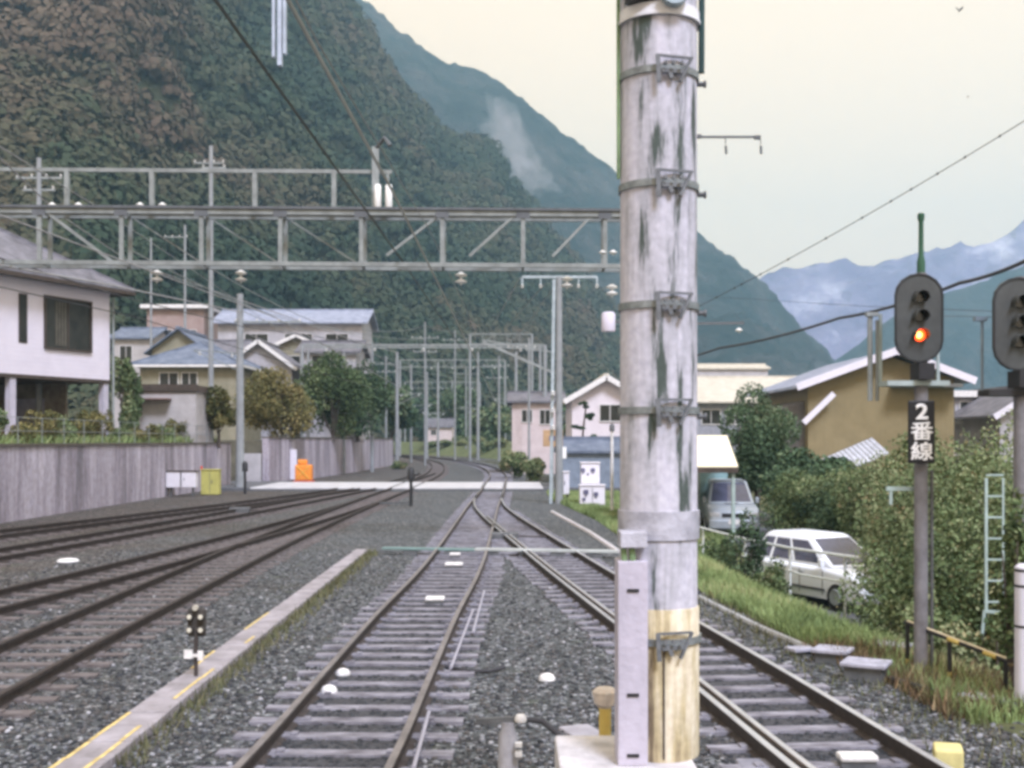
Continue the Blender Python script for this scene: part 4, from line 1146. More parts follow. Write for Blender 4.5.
TILEB = tiles('blue_grey_roof', (.10, .13, .19), (.22, .26, .34))
METB = tiles('pale_blue_metal_roof', (.25, .29, .40), (.46, .50, .62), 7)
METC = tiles('cream_metal_roof', (.62, .58, .48), (.80, .76, .66), 7)
def siding(name, c1, c2, hor=True, s=3.2):
    m = mat(name, c1, col2=c2, scale=1.3, rough=.7, obj=True)
    nt = m.node_tree; N, L = nt.nodes, nt.links
    tc = N.new('ShaderNodeTexCoord'); wv = N.new('ShaderNodeTexWave'); wv.wave_profile = 'SAW'; wv.inputs['Scale'].default_value = s; wv.inputs['Distortion'].default_value = 0
    wv.bands_direction = 'Z' if hor else 'X'
    L.new(tc.outputs['Object'], wv.inputs['Vector'])
    bp = N.new('ShaderNodeBump'); bp.inputs['Strength'].default_value = .6; bp.inputs['Distance'].default_value = .03
    L.new(wv.outputs['Fac'], bp.inputs['Height']); L.new(bp.outputs[0], N['Principled BSDF'].inputs['Normal'])
    return m
LAP = siding('lilac_white_lap_siding', (.74, .70, .80), (.82, .78, .88), s=1.7)
MATS['lilac_white_lap_siding'].node_tree.nodes['Bump'].inputs['Distance'].default_value = .045
PLAST = siding('cream_plaster', (.34, .32, .32), (.46, .44, .44), s=.3)
PINK = siding('pinkish_plaster', (.50, .42, .42), (.62, .54, .54), s=.3)
OLIVE = siding('olive_plaster', (.20, .19, .13), (.28, .26, .19), s=.4)
OCHRE = siding('ochre_boarding', (.185, .148, .075), (.235, .19, .10), hor=False, s=1.4)
PALE = siding('pale_grey_boarding', (.33, .32, .34), (.46, .45, .48), s=.6)  # wall tone lowered to put the eaves shadow into the colour

# white house on stilts
W_ = 9.5; dx, dy = .39, .92
hx, hy = -17.5 - W_*dx, 50 - W_*dy
zb = 2.3
h1 = house('stilt_house', 'white lap sided house raised on stilts over a carport above the retaining wall', 'house', hx, hy, zb, W_, 8, 6.72, 3.0, 'hip', math.atan2(dy, dx), LAP, TILE, eave=.75, base=2.9, trimm=DKWOOD,
     wins=[])
win_ = MB().box(W_-5.05, W_-4.62, -.03, -.003, 4.15, 6.1).obj('window', DKWOOD, h1)
MB().box(W_-5.0, W_-4.67, -.04, -.031, 4.2, 6.05).obj('pane', GLASS, win_)
def curtain_window():
    u0, u1, z0, z1 = W_-3.67, W_-1.2, 4.08, 6.1
    w = MB().box(u0-.08, u0, -.09, -.003, z0-.08, z1+.08).box(u1, u1+.08, -.09, -.003, z0-.08, z1+.08).box(u0, u1, -.09, -.003, z1, z1+.08).box(u0, u1, -.10, -.003, z0-.09, z0).box((u0+u1)/2-.03, (u0+u1)/2+.03, -.05, -.003, z0, z1)
    fo = w.obj('window', DKWOOD, h1)
    MB().box(u0, u1, -.015, -.004, z0, z1).obj('pane', GLASS, fo)
    c = MB()
    for i in range(5): x = u0 + .55 + i*.16; c.box(x, x+.1, -.024, -.018, z0+.1, z1-.12)
    c.obj('curtain', mat('dim_curtain', (.10, .09, .07), var=.3, scale=4), fo)
curtain_window()
MB().box(-.05, W_+.03, -.04, 8, 2.76, 2.9).obj('floor_beam', DKWOOD, h1)
for x in (.3, 4.2, W_-.2):
    for y in (.15, 7.6):
        MB().box(x-.14, x+.14, y-.14, y+.14, -.2, 2.76).obj('stilt', mat('lilac_stilt', (.45, .43, .50), var=.12), h1)
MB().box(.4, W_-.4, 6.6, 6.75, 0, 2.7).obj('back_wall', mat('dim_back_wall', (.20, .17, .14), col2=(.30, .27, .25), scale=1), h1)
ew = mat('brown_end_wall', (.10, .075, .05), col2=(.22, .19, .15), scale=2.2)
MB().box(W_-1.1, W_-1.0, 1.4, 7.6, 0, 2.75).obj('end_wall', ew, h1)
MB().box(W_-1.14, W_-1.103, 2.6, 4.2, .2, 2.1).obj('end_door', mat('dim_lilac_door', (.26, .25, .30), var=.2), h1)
MB().tube([(W_+.12, -.1, 0), (W_+.12, -.1, 6.5)], .05, 8).obj('downpipe', STEEL, h1)
# clutter in the carport
def clutter():
    for i, (u, v, w_, d_, h_, m, lab) in enumerate([
        (5.5, 3.2, 1.4, .8, 1.5, mat('dim_cupboard', (.34, .32, .36), var=.2), 'grey cupboard standing in the carport under the white house'),
        (7.2, 3.8, .9, .6, 1.0, mat('box_brown', (.28, .19, .11), var=.2), 'brown carton stack in the carport beside the grey cupboard'),
        (3.6, 2.6, 1.0, .6, 1.15, mat('box_blue', (.14, .18, .26), var=.2), 'dark blue bin in the carport at the left edge'),
        (8.3, 2.2, .5, .5, .9, mat('box_pale', (.6, .6, .58), var=.1), 'small pale crate by the corner stilt of the white house')]):
        b = MB().box(-w_/2, w_/2, -d_/2, d_/2, 0, h_*.9).box(-w_/2-.03, w_/2+.03, -d_/2-.03, d_/2+.03, h_*.9+.003, h_).box(-.01, .01, -d_/2-.02, -d_/2-.002, .1, h_*.8)
        o = b.obj('storage_box', m, bevel=.02); q = math.atan2(dy, dx)
        o.location = (hx + u*dx - v*dy, hy + u*dy + v*dx, zb); o.rotation_euler = (0, 0, q + .1*i); setp(o, lab, 'box')
clutter()
def px_house(pxl, pxr, D, zbase, name, label, cat, Dp, top_eave, top_ridge, roof, wm, rm, wins=(), eave=.4, trimm=None, rz=0.0, base=0):
    a, b = P(pxl, 0, D), P(pxr, 0, D)
    H = P(0, top_eave, D).z - zbase; rise = max(.05, P(0, top_ridge, D).z - P(0, top_eave, D).z)
    W0 = b.x - a.x
    ws = []
    for (x0, y0, x1, y1) in wins:
        ws.append(('f', (x0-pxl)*D/F, (x1-pxl)*D/F, P(0, y1, D).z - zbase, P(0, y0, D).z - zbase))
    return house(name, label, cat, a.x, D, zbase, W0, Dp, H, rise, roof, rz, wm, rm, eave=eave, wins=ws, trimm=trimm, base=base)
g2 = px_house(121, 196, 59, 2.3, 'storehouse', 'pale plaster storehouse with dark flat cap at the far end of the wall', 'shed', 3, 392, 391, 'flat', PLAST, mat('dark_cap', (.08, .06, .05), var=.2), eave=.1, trimm=DKWOOD)
px_house(140, 236, 80, 2.6, 'tiled_house', 'olive walled house under a blue grey hipped roof behind the storehouse', 'house', 8, 366, 338, 'hip', OLIVE, TILEB, wins=[(160, 373, 178, 389), (182, 373, 197, 389)], eave=.6)
px_house(152, 206, 88, 2.6, 'tiled_house', 'dark gabled upper house peeping over the olive walled one', 'house', 7, 350, 330, 'gable_front', OLIVE, TILEB, eave=.5)
px_house(147, 204, 112, 2.6, 'flat_roof_building', 'pinkish brown building with white flat roof edge behind the tiled houses', 'building', 9, 309, 308, 'flat', siding('brown_pink_render', (.28, .20, .18), (.36, .28, .26), s=.3), PALE, wins=[(155, 330, 172, 344), (180, 330, 196, 344)], eave=.5)
px_house(218, 362, 108, 2.6, 'long_house', 'long white building with pale blue metal roof above the trees', 'building', 8, 322, 307, 'gable_side', PALE, METB, wins=[(245, 334, 268, 350), (285, 334, 312, 350), (326, 334, 348, 350)], eave=.6)
px_house(226, 292, 94, 2.6, 'gabled_house', 'white gable fronted house with dark barge boards below the blue roof', 'house', 7, 366, 342, 'gable_front', PALE, TILE, wins=[(248, 372, 268, 388)], eave=.5, trimm=WHITE)
px_house(112, 150, 100, 2.6, 'tiled_house', 'small pale house wedged between the stilt house and pink brown building', 'house', 7, 338, 326, 'gable_side', PLAST, TILEB, wins=[(120, 346, 132, 360)], eave=.4)
px_house(262, 332, 104, 2.6, 'gabled_house', 'dark gabled house overlapping the front of the long white building', 'house', 3.5, 352, 336, 'gable_front', OLIVE, TILE, wins=[(284, 356, 300, 366)], eave=.5, trimm=WHITE)
px_house(206, 240, 100, 2.6, 'tiled_house', 'narrow dark brown house between tall slim pole and white gable', 'house', 5, 352, 340, 'gable_side', mat('dark_brown_wall', (.14, .11, .09), var=.3), TILE, wins=[(212, 358, 222, 368)], eave=.5)  # wall is a plain dark brown
px_house(300, 356, 92, 2.6, 'long_house', 'low grey house with pale roof half hidden by the dark trees', 'house', 6, 352, 340, 'gable_side', PALE, TILE, wins=[(312, 356, 330, 366)], eave=.4)
px_house(426, 452, 205, 2.2, 'far_house', 'tiny pinkish house where the track curves away', 'house', 8, 427, 419, 'gable_side', PINK, TILE, wins=[(431, 430, 436, 435)])
px_house(512, 562, 88, 0, 'row_house', 'pinkish low house right of the track beyond the crossing', 'house', 8, 402, 392, 'gable_side', PINK, TILE, wins=[(540, 410, 550, 424), (522, 410, 532, 422)])
px_house(572, 640, 68, 0, 'gabled_house', 'white gable fronted house with one dark window just left of the big pole', 'house', 8, 398, 378, 'gable_front', siding('white_pink_plaster', (.60, .55, .58), (.70, .65, .68), s=.3), METC, wins=[(600, 405, 620, 421)], eave=.5, trimm=WHITE)
px_house(560, 650, 60, 0, 'low_shed', 'low blue grey roofed shed in front of the white gabled house', 'shed', 3, 452, 441, 'gable_side', mat('shed_blue_grey', (.18, .22, .28), var=.2), TILEB, eave=.2)
emb = MB()
E0 = [(2.2, 128), (-1.6, 150), (-6, 172), (-17, 205), (-32, 235), (-40, 300), (60, 300), (60, 128)]
E1 = [(5.0, 131), (1.5, 152), (-2.5, 176), (-13, 210), (-28, 241), (-36, 300), (60, 300), (60, 131)]
ne = len(E0)
emb.add([(x, y, -.1) for x, y in E0] + [(x, y, 2.2) for x, y in E1], [tuple(range(ne)), tuple(range(2*ne-1, ne-1, -1))] + [(i, (i+1)%ne, (i+1)%ne+ne, i+ne) for i in range(ne)])
eo = emb.obj('embankment', mat('embankment_grass', (.06, .085, .035), col2=(.15, .17, .07), scale=.8, bump=.6)); setp(eo, kind='structure')
# right of the pole
px_house(660, 822, 88, 0, 'long_warehouse', 'long building with ribbed cream metal roof right of the big pole', 'warehouse', 14, 401, 374, 'gable_side', mat('warehouse_wall', (.26, .27, .31), var=.2), METC, wins=[(702, 410, 720, 424), (726, 410, 744, 424)], eave=.6)
px_house(690, 768, 96, 0, 'roof_monitor', 'low white skylight ridge on the roof line behind the warehouse', 'building', 4, 369, 365, 'gable_side', PALE, METC, eave=.2)
def ochre():
    D = 55; Lx, Ax, Rx = 786, 892, 968
    def X(px): return P(px, 0, D).x
    def Z(py): return P(0, py, D).z
    root = empty('ochre_building', (0, D, 0), 'ochre boarded gabled building with white barge boards behind the bushes', 'building')
    MB().prism([(X(808), -.2), (X(954), -.2), (X(954), Z(379)), (X(Ax), Z(357)), (X(808), Z(387))], 0, 11, 'y').obj('wall', OCHRE, root)
    r = MB(); ov = -.7
    L_, A_, R_ = (X(793), Z(389)), (X(Ax), Z(353)), (X(970), Z(383))
    r.prism([L_, A_, R_, (R_[0], R_[1]+.14), (A_[0], A_[1]+.16), (L_[0], L_[1]+.14)], ov, 11.5, 'y')
    ro = r.obj('roof', METB, root)
    f = MB().bar((L_[0], ov-.04, L_[1]+.06), (A_[0], ov-.04, A_[1]+.06), .06, .34).bar((A_[0], ov-.045, A_[1]+.06), (R_[0], ov-.045, R_[1]+.06), .06, .34)
    f.obj('barge_board', mat('lilac_white_board', (.66, .64, .72), var=.06), ro)
    MB().bar((X(801), -.5, Z(423)), (X(831), -.5, Z(394)), .12, .26).obj('stair_rail', MATS['lilac_white_board'], root)
    MB().prism([(X(770), -.2), (X(808), -.2), (X(808), Z(400)), (X(784), Z(408)), (X(770), Z(430))], .6, 8, 'y').obj('side_wing', mat('side_wing_grey', (.14, .13, .13), var=.25), root)
    MB().box(X(890), X(955), -1.0, -.05, Z(388), Z(384.5)).obj('awning', mat('dark_awning', (.13, .13, .12), var=.2), root)
    # corrugated translucent lean-to
    le = MB(); n = 16
    xa, xb = X(806), X(872); za, zb_ = Z(466), Z(438)
    for i in range(n):
        x0, x1 = xa + (xb-xa)*i/n, xa + (xb-xa)*(i+.8)/n
        z0, z1 = za + (zb_-za)*i/n, za + (zb_-za)*(i+.8)/n
        le.add([(x0, -2.6, z0-.7), (x1, -2.6, z1-.7), (x1, -.1, z1), (x0, -.1, z0), (x0, -2.6, z0-.66), (x1, -2.6, z1-.66), (x1, -.1, z1+.04), (x0, -.1, z0+.04)], [(0,3,2,1),(4,5,6,7),(0,1,5,4),(1,2,6,5),(2,3,7,6),(3,0,4,7)])
    le.obj('lean_to_roof', mat('corrugated_sheet', (.48, .50, .56), var=.2, scale=2), root)
MB().box(.1, 2.6, -.7, -.01, 2.35, 2.42).obj('awning', mat('rust_awning', (.16, .09, .07), var=.3), g2)
ochre()
ch_ = px_house(955, 1004, 64, 0, 'balcony_house', 'white house with balcony at the right behind the number signal', 'house', 8, 398, 392, 'flat', PALE, MATS['dark_cap'], wins=[(960, 402, 976, 417), (980, 402, 993, 417)], eave=.3)
bal = MB()
bal.box(-.2, 2.5, -1.3, -.1, P(0, 424, 64).z, P(0, 419, 64).z)
for i in range(14): bal.box(-.15+i*.2, -.12+i*.2, -1.3, -1.27, P(0, 438, 64).z, P(0, 424, 64).z)
bal.obj('balcony', WHITE, ch_)
px_house(1000, 1075, 58, 0, 'tiled_house', 'grey roofed pale house cut by the right edge of the picture', 'house', 8, 412, 388, 'gable_front', PALE, TILE, eave=.5, trimm=MATS['lilac_white_board'])
def carport():
    x0, x1 = P(640, 0, 33.5).x, P(738, 0, 33.5).x
    z0, z1 = P(0, 469, 33.5).z, P(0, 438, 39).z
    g = gz(5, 34)
    root = empty('carport', (x0, 33.5, g), 'open carport with flat cream roof over the silver van', 'carport')
    w_ = x1 - x0; w2 = P(727, 0, 39).x - x0
    MB().add([(0,0,z0-g),(w_,0,z0-g),(w2,5.5,z1-g),(0,5.5,z1-g),(0,0,z0-g+.09),(w_,0,z0-g+.09),(w2,5.5,z1-g+.09),(0,5.5,z1-g+.09)],[(0,3,2,1),(4,5,6,7),(0,1,5,4),(1,2,6,5),(2,3,7,6),(3,0,4,7)]).obj('roof', mat('cream_roof_sheet', (.80, .74, .55), var=.05, scale=2), root)
    MB().bar((0, -.03, z0-g-.03), (w_, -.03, z0-g-.03), .06, .16).obj('front_beam', DKWOOD, root)
    for x, y in ((.1, .1), (w_-.12, .1), (.1, 5.2), (w_-.3, 5.2)): MB().box(x-.05, x+.05, y-.05, y+.05, 0, (z0 if y < 1 else z1)-g-.02).obj('post', MATS['pale_green_steel'], root)
    MB().box(0, w2, 5.4, 5.46, .2, 1.9).obj('back_panel', mat('teal_panel', (.24, .38, .40), var=.15), root)
carport()

# ------------------------------------------------------------------ cars
def car(loc, rz, L_, W_, H_, label, paint, kind='suv'):
    root = empty('parked_car', loc, label, 'car', 'parked cars', rz=rz)
    hw = W_/2; fr, bk = -L_/2, L_/2
    belt = H_ * .56
    if kind == 'van': hood = (fr, .62, fr + .55, H_*.60); ws0, ws1 = fr + .50, fr + 1.05; rt = bk - .10
    else: hood = (fr, .70, fr + 1.15, H_*.58); ws0, ws1 = fr + .98, fr + 1.95; rt = bk - .55
    st = [(fr, .28, H_*.40, .86), (fr+.06, .22, H_*.47, .94), (fr+.30, .20, H_*.53, .99), (hood[2], .20, H_*.575, 1), (0, .20, H_*.58, 1), (bk-.30, .20, H_*.59, 1), (bk-.05, .24, H_*.58, .96), (bk, .30, H_*.50, .90)]
    V, Fc = [], []
    for (y, z0, z1, k) in st:
        w_ = hw * k; zm = (z0 + z1) / 2
        V += [(-w_*.92, y, z0), (-w_, y, zm-.05), (-w_*.985, y, z1-.06), (-w_*.90, y, z1), (w_*.90, y, z1), (w_*.985, y, z1-.06), (w_, y, zm-.05), (w_*.92, y, z0)]
    n = 8
    for i in range(len(st)-1):
        for j in range(n): Fc.append((i*n+j, i*n+(j+1)%n, (i+1)*n+(j+1)%n, (i+1)*n+j))
    Fc += [tuple(range(n)), tuple((len(st)-1)*n+j for j in range(n))]
    b = MB(); b.add(V, Fc); b.obj('body', paint, root, smooth=True, bevel=.05)
    # greenhouse
    zb_, zt = H_*.57, H_
    B = [(-hw*.90, ws0, zb_), (hw*.90, ws0, zb_), (hw*.90, bk-.06, zb_), (-hw*.90, bk-.06, zb_)]
    T = [(-hw*.70, ws1, zt-.05), (hw*.70, ws1, zt-.05), (hw*.70, rt, zt-.05), (-hw*.70, rt, zt-.05)]
    T2 = [(x*.88, y + (.15 if y < 0 else -.12), zt) for x, y, z in T]
    c = MB(); c.add(B + T + T2, [(0,3,2,1),(0,1,5,4),(1,2,6,5),(2,3,7,6),(3,0,4,7),(4,5,9,8),(5,6,10,9),(6,7,11,10),(7,4,8,11),(8,9,10,11)])
    cab = c.obj('cabin', paint, root, smooth=True, bevel=.05)
    def panel(p0, p1, p2, p3, m, nm, a0, a1, b0, b1, off=.006):
        p0, p1, p2, p3 = map(Vector, (p0, p1, p2, p3))
        nn = (p1-p0).cross(p3-p0).normalized() * off
        def q(u, v): return (p0.lerp(p1, u)).lerp(p3.lerp(p2, u), v) + nn
        pts = [q(a0, b0), q(a1, b0), q(a1, b1), q(a0, b1)]
        k = MB(); k.add([p for p in pts] + [p - nn*1.5 for p in pts], [(0,1,2,3),(7,6,5,4),(0,4,5,1),(1,5,6,2),(2,6,7,3),(3,7,4,0)])
        k.obj(nm, m, cab)
    CG = mat('car_glass', (.05, .055, .09), rough=.06, var=.4, scale=2, spec=1.0)
    panel(B[0], B[1], T[1], T[0], CG, 'windscreen', .06, .94, .10, .93)
    panel(B[2], B[3], T[3], T[2], CG, 'rear_window', .10, .90, .15, .85)
    for s in (1, -1):
        a, b_, c_, d_ = (B[1], B[2], T[2], T[1]) if s == 1 else (B[3], B[0], T[0], T[3])
        rngs = ((.10, .42), (.46, .72), (.76, .95))
        for (u0, u1) in rngs:
            if s == -1: u0, u1 = 1-u1, 1-u0
            panel(a, b_, c_, d_, CG, 'side_window', u0, u1, .12, .86)
    for y in (fr + .78, bk - .75):
        for s in (-1, 1):
            q = MB().lathe([(.27, -.09), (.31, -.07), (.31, .07), (.27, .09)], n=24); q.v = [(z*1.0 + s*(hw-.08), y + x, yy + .31) for x, yy, z in q.v]
            t = q.obj('wheel', TYRE, root, smooth=True)
            q = MB().lathe([(.19, 0), (.17, .03), (.05, .02)], n=20); q.v = [(s*(z + hw + .012), y + x, yy + .31) for x, yy, z in q.v]
            q.obj('rim', STEEL, t, smooth=True)
    for y in (ws0 + .25, -.02, bk - 1.05):
        for s in (-1, 1): MB().box(s*(hw+.002)-.004, s*(hw+.002)+.004, y-.006, y+.006, .32, H_*.53).obj('door_seam', BLACK, root)
    for s in (-1, 1):
        MB().box(s*(hw+.006)-.008, s*(hw+.006)+.008, fr+1.15, bk-1.1, .40, .46).obj('side_moulding', STEELD, root)
        for y in (-.15, .75): MB().box(s*(hw+.012)-.014, s*(hw+.012)+.014, y, y+.16, H_*.47, H_*.49).obj('door_handle', STEEL, root, bevel=.004)
        MB().box(s*hw*.80-.10, s*hw*.80+.10, bk-.10, bk+.012, H_*.38, H_*.56).obj('tail_lamp', mat('tail_lamp_red', (.35, .02, .02), rough=.2, var=.1), root, bevel=.01)
    MB().box(-.22, .22, ws0-.12, ws0-.08, zb_+.01, zb_+.03).obj('wiper', BLACK, root)
    lm = mat('headlamp_glass', (.5, .5, .5), rough=.15, var=.2, scale=10)
    for s in (-1, 1):
        MB().box(s*hw*.72-.16, s*hw*.72+.16, fr-.015, fr+.12, H_*.42-.07, H_*.42+.05).obj('headlamp', lm, root, bevel=.02)
        MB().box(s*hw*1.02-.05, s*hw*1.02+.06, ws0+.22, ws0+.34, zb_+.02, zb_+.2).obj('mirror', BLACK if kind == 'van' else paint, root, bevel=.02)
    MB().box(-hw*.45, hw*.45, fr-.02, fr+.05, H_*.36, H_*.43).obj('grille', BLACK, root, bevel=.01)
    MB().box(-hw*.93, hw*.93, fr-.07, fr+.1, .26, H_*.31).obj('bumper', paint, root, bevel=.03)
    MB().box(-.17, .17, fr-.085, fr-.073, .40, .55).obj('number_plate', WHITE, root)
    return root
CWH = mat('car_white_paint', (.84, .88, .96), rough=.25, var=.02, spec=.5)
CSL = mat('car_silver_paint', (.34, .38, .42), rough=.3, var=.06, metal=.2, spec=.5)
z27 = gz(6.9, 27)
c1 = car((7.45, 27.2, P(0, 535, 27).z - 1.60), R(25), 4.1, 1.66, 1.62, 'white hatchback parked in the low road behind the grassy bank', CWH)
car((P(736, 0, 36).x, 37.2, gz(6.5, 36)), R(-6), 3.8, 1.62, 1.70, 'silver car parked nose out under the cream carport roof', CSL)
car((P(983, 0, 62).x, 63, -.02), R(80), 3.4, 1.48, 1.9, 'small white van whose roof shows above the bushes at the far right', CWH, 'van')

# ------------------------------------------------------------------ trees and shrubs
GRN = leafmat('mixed_green_leaf', [(0, (.032, .060, .034)), (.4, (.070, .118, .060)), (.7, (.13, .175, .095)), (1, (.23, .24, .13))])
OLV = leafmat('olive_leaf', [(0, (.05, .06, .022)), (.4, (.11, .11, .040)), (.7, (.19, .17, .065)), (1, (.28, .23, .10))])
VIN = leafmat('vine_leaf', [(0, (.050, .080, .035)), (.3, (.10, .145, .060)), (.55, (.17, .215, .10)), (.8, (.27, .29, .16)), (.95, (.26, .22, .11)), (1, (.34, .27, .16))])
BARK = mat('grey_brown_bark', (.07, .055, .045), var=.35, scale=9, bump=.5)
def tree(name, label, cat, x, y, zb, r, h, n, leafm, lsize, seed, trunk=True, bias=.5, group=None, lobes=12, spread=.15, low=.32):
    """r=(rx,ry) crown radius, h=total height"""
    root = empty(name, (x, y, zb), label, cat, group)
    th = h * (low if trunk else .08)
    g = random.Random(seed)
    b = MB()
    rt = max(.03, h * .022)
    top = Vector((g.uniform(-.1, .1)*r[0], 0, h*.72))
    b.tube([(0, 0, -.15), (top.x*.3, 0, th*.6), (top.x*.6, 0, th), top], rt*1.4, 8, r1=rt*.35)
    for k in range(7):
        t0 = Vector((top.x*.5, 0, th*(.6 + .25*k/2)))
        a = g.uniform(0, 6.28); e = Vector((math.cos(a)*r[0]*.65, math.sin(a)*r[1]*.65, th + (h-th)*g.uniform(.3, .8)))
        b.tube([t0, t0.lerp(e, .5) + Vector((0, 0, -.05*h)), e], rt*.6, 6, r1=rt*.15)
    b.obj('trunk' if trunk else 'stem', BARK, root, smooth=True)
    cz = (th*.8 + h) / 2
    C, lt = crown_pts((0, 0, cz), (r[0], r[1], (h - th*.8)/2*1.05), n, lobes, seed)
    gg = np.random.default_rng(seed + 1)
    S = gg.uniform(.6, 1.35, n) * lsize
    T = np.clip(bias + lt + gg.normal(0, spread, n), 0, 1)
    C[:, 2] = np.maximum(C[:, 2], .05)
    leaves('crown' if trunk else 'foliage', C, S, T, leafm, root)
    return root
def at(px, D): return (px - CX) * D / F
tree('broadleaf_tree', 'yellow olive leafy tree growing beyond the left wall beside the crossing', 'tree', at(281, 73), 73, 2.5, (2.5, 1.9), 4.8, 13000, OLV, .10, 5, bias=.72, low=.10, lobes=22)
tree('broadleaf_tree', 'dark green tree right of the yellow olive one above the wall', 'tree', at(332, 84), 84, 2.6, (2.7, 1.8), 5.9, 12000, VIN, .12, 6, bias=.26, low=.05, lobes=22)
tree('broadleaf_tree', 'second dark green tree at the right end of the wall top trees', 'tree', at(358, 92), 92, 2.6, (2.3, 1.8), 6.1, 12000, GRN, .12, 8, bias=.42, low=.05, lobes=22)
tree('broadleaf_tree', 'olive shrubby tree between the storehouse and the grey pole', 'tree', at(219, 61.5), 61.5, 2.3, (1.2, 1.2), 2.9, 2600, OLV, .12, 9, bias=.45)
tree('broadleaf_tree', 'dense grey green tree between the carport and the ochre building', 'tree', at(757, 42), 42, -.3, (1.6, 1.5), 4.6, 16000, GRN, .060, 10, bias=.45, lobes=16)
tree('broadleaf_tree', 'dark tree leaning over the road right of the grey green tree', 'tree', at(806, 39), 39, -.4, (1.8, 1.6), 2.7, 7500, GRN, .085, 12, bias=.30, lobes=16)
tree('broadleaf_tree', 'tall green tree beyond the crossing left of the far track', 'tree', at(392, 128), 128, 1.0, (2.6, 2.4), 8.0, 3800, GRN, .26, 13, bias=.4)  # green crown, tint a little below the default
tree('broadleaf_tree', 'green tree standing behind the poles where the track curves', 'tree', at(455, 215), 215, 0, (5, 4), 12, 4200, GRN, .42, 14, bias=.55)
tree('broadleaf_tree', 'light green tree behind the rightmost curve of the far track', 'tree', at(492, 170), 170, 0, (3.2, 3), 8, 3600, GRN, .33, 15, bias=.6)
tree('broadleaf_tree', 'low dark tree below the far gantry at the left of the curve', 'tree', at(424, 250), 250, 0, (6, 4), 11, 3800, GRN, .46, 16, bias=.42)
tree('broadleaf_tree', 'bushy tree behind the pinkish low house', 'tree', at(540, 112), 112, 0, (3, 2.4), 6.6, 3600, GRN, .25, 17, bias=.5)
# cloud pruned garden pine
def niwaki():
    x, D = at(585, 62), 62
    root = empty('garden_pine', (x, D, 0), 'dark cloud pruned garden pine in front of the white gabled house', 'tree')
    MB().tube([(0, 0, 0), (.1, 0, 1.6), (-.12, 0, 2.9), (.05, 0, 4.4)], .09, 8, r1=.04).obj('trunk', BARK, root, smooth=True)
    for i, (dx_, z, r_) in enumerate(((.25, 2.7, .5), (-.3, 3.3, .42), (.25, 3.85, .36), (-.1, 4.5, .34))):
        C, lt = crown_pts((dx_, 0, z), (r_, r_, .2), 500, 5, 50+i)
        leaves('crown', C, np.full(500, .06), np.clip(.18 + lt, 0, 1), GRN, root)
niwaki()
# shrubs and vines on the right
shr = [(820, 34, 1.6, 470, .40), (852, 33, 1.5, 482, .34), (878, 31, 1.4, 452, .46), (922, 25, 1.2, 438, .50), (925, 21.5, 1.5, 446, .47), (958, 20, 1.4, 462, .50), (990, 19, 1.5, 448, .46), (1022, 17.5, 1.5, 436, .50), (1052, 16, 1.4, 440, .5), (922, 20, .8, 512, .42), (930, 17.5, 1.1, 520, .42), (975, 16, 1.0, 515, .40), (1012, 15.2, .9, 520, .42), (800, 36, 1.4, 498, .30), (838, 35, 1.2, 515, .28)]
places = ['behind the white hatchback on the left', 'right above the white hatchback roof', 'below the lean-to roof', 'highest on the left of the number plate', 'directly behind the number plate mast', 'just right of the number plate', 'behind the green ladder', 'behind the unlit signal', 'cut by the right edge of the picture', 'low in front of the ochre wall, beside the mast', 'low behind the tall signal mast', 'low between mast and ladder', 'low behind the green ladder', 'dark, left of the hatchback roof', 'dark, directly over the hatchback']
for i, ((px, D, r_, top, bs), pl_) in enumerate(zip(shr, places)):
    x = at(px, D); zg = gz(x, D); h = P(0, top, D).z - zg
    tree('vine_shrub', 'overgrown leafy shrub ' + pl_, 'shrub', x, D, zg, (r_, 1.2), h, int(7000 + 3600*h), VIN if bs > .35 else GRN, .034 if D < 23 else .042, 100+i, trunk=False, bias=bs, group='overgrown shrubs along the right hand road', lobes=30, spread=.17)
for i, (px, D, r_, top, bs, pl_) in enumerate([(126, 57.5, .75, 350, .35, 'tall brownish green climber between the white house and the storehouse'), (470, 160, 2.2, 436, .55, 'light green bush on the embankment at the bend'), (498, 150, 1.8, 438, .6, 'yellow green bush at the foot of the bend embankment'), (440, 200, 2.5, 438, .45, 'darker bush beneath the tiny pinkish house'), (742, 25.5, .55, 512, .25, 'small dark bush on the bank near the big pole'), (722, 27, .4, 530, .35, 'small green bush beside the guard pipe next to the big pole'), (770, 23, .4, 560, .45, 'low weedy bush in front of the white hatchback'), (925, 15, .4, 600, .45, 'low weedy bush left of the tall signal foot'), (900, 16.5, .5, 585, .5, 'reddish green weed clump below the guard pipe end'), (960, 13.4, .5, 612, .5, 'pale weed clump behind the striped handrail'), (1000, 13.0, .5, 618, .45, 'weed clump at the foot of the green ladder'), (1016, 11.35, .20, 490, .42, 'leafy vine wrapped round the mast of the unlit signal'), (515, 78, 1.0, 448, .55, 'green bush right of the far track beyond the crossing'), (532, 72, .8, 455, .55, 'grassy bush beside the pole beyond the crossing'), (398, 102, .8, 462, .6, 'yellow green bush left of the far track beyond the crossing')]):
    x = at(px, D); zg = gz(x, D) + (2.3 if px < 200 else (1.5 if D > 140 else 0)); h = P(0, top, D).z - zg
    tree('small_bush', pl_, 'bush', x, D, zg, (r_, r_), h, int(900 + 1500*h*r_), VIN if bs > .3 else GRN, .04 if D < 30 else .10, 150+i, trunk=False, bias=bs, lobes=10, spread=.2)
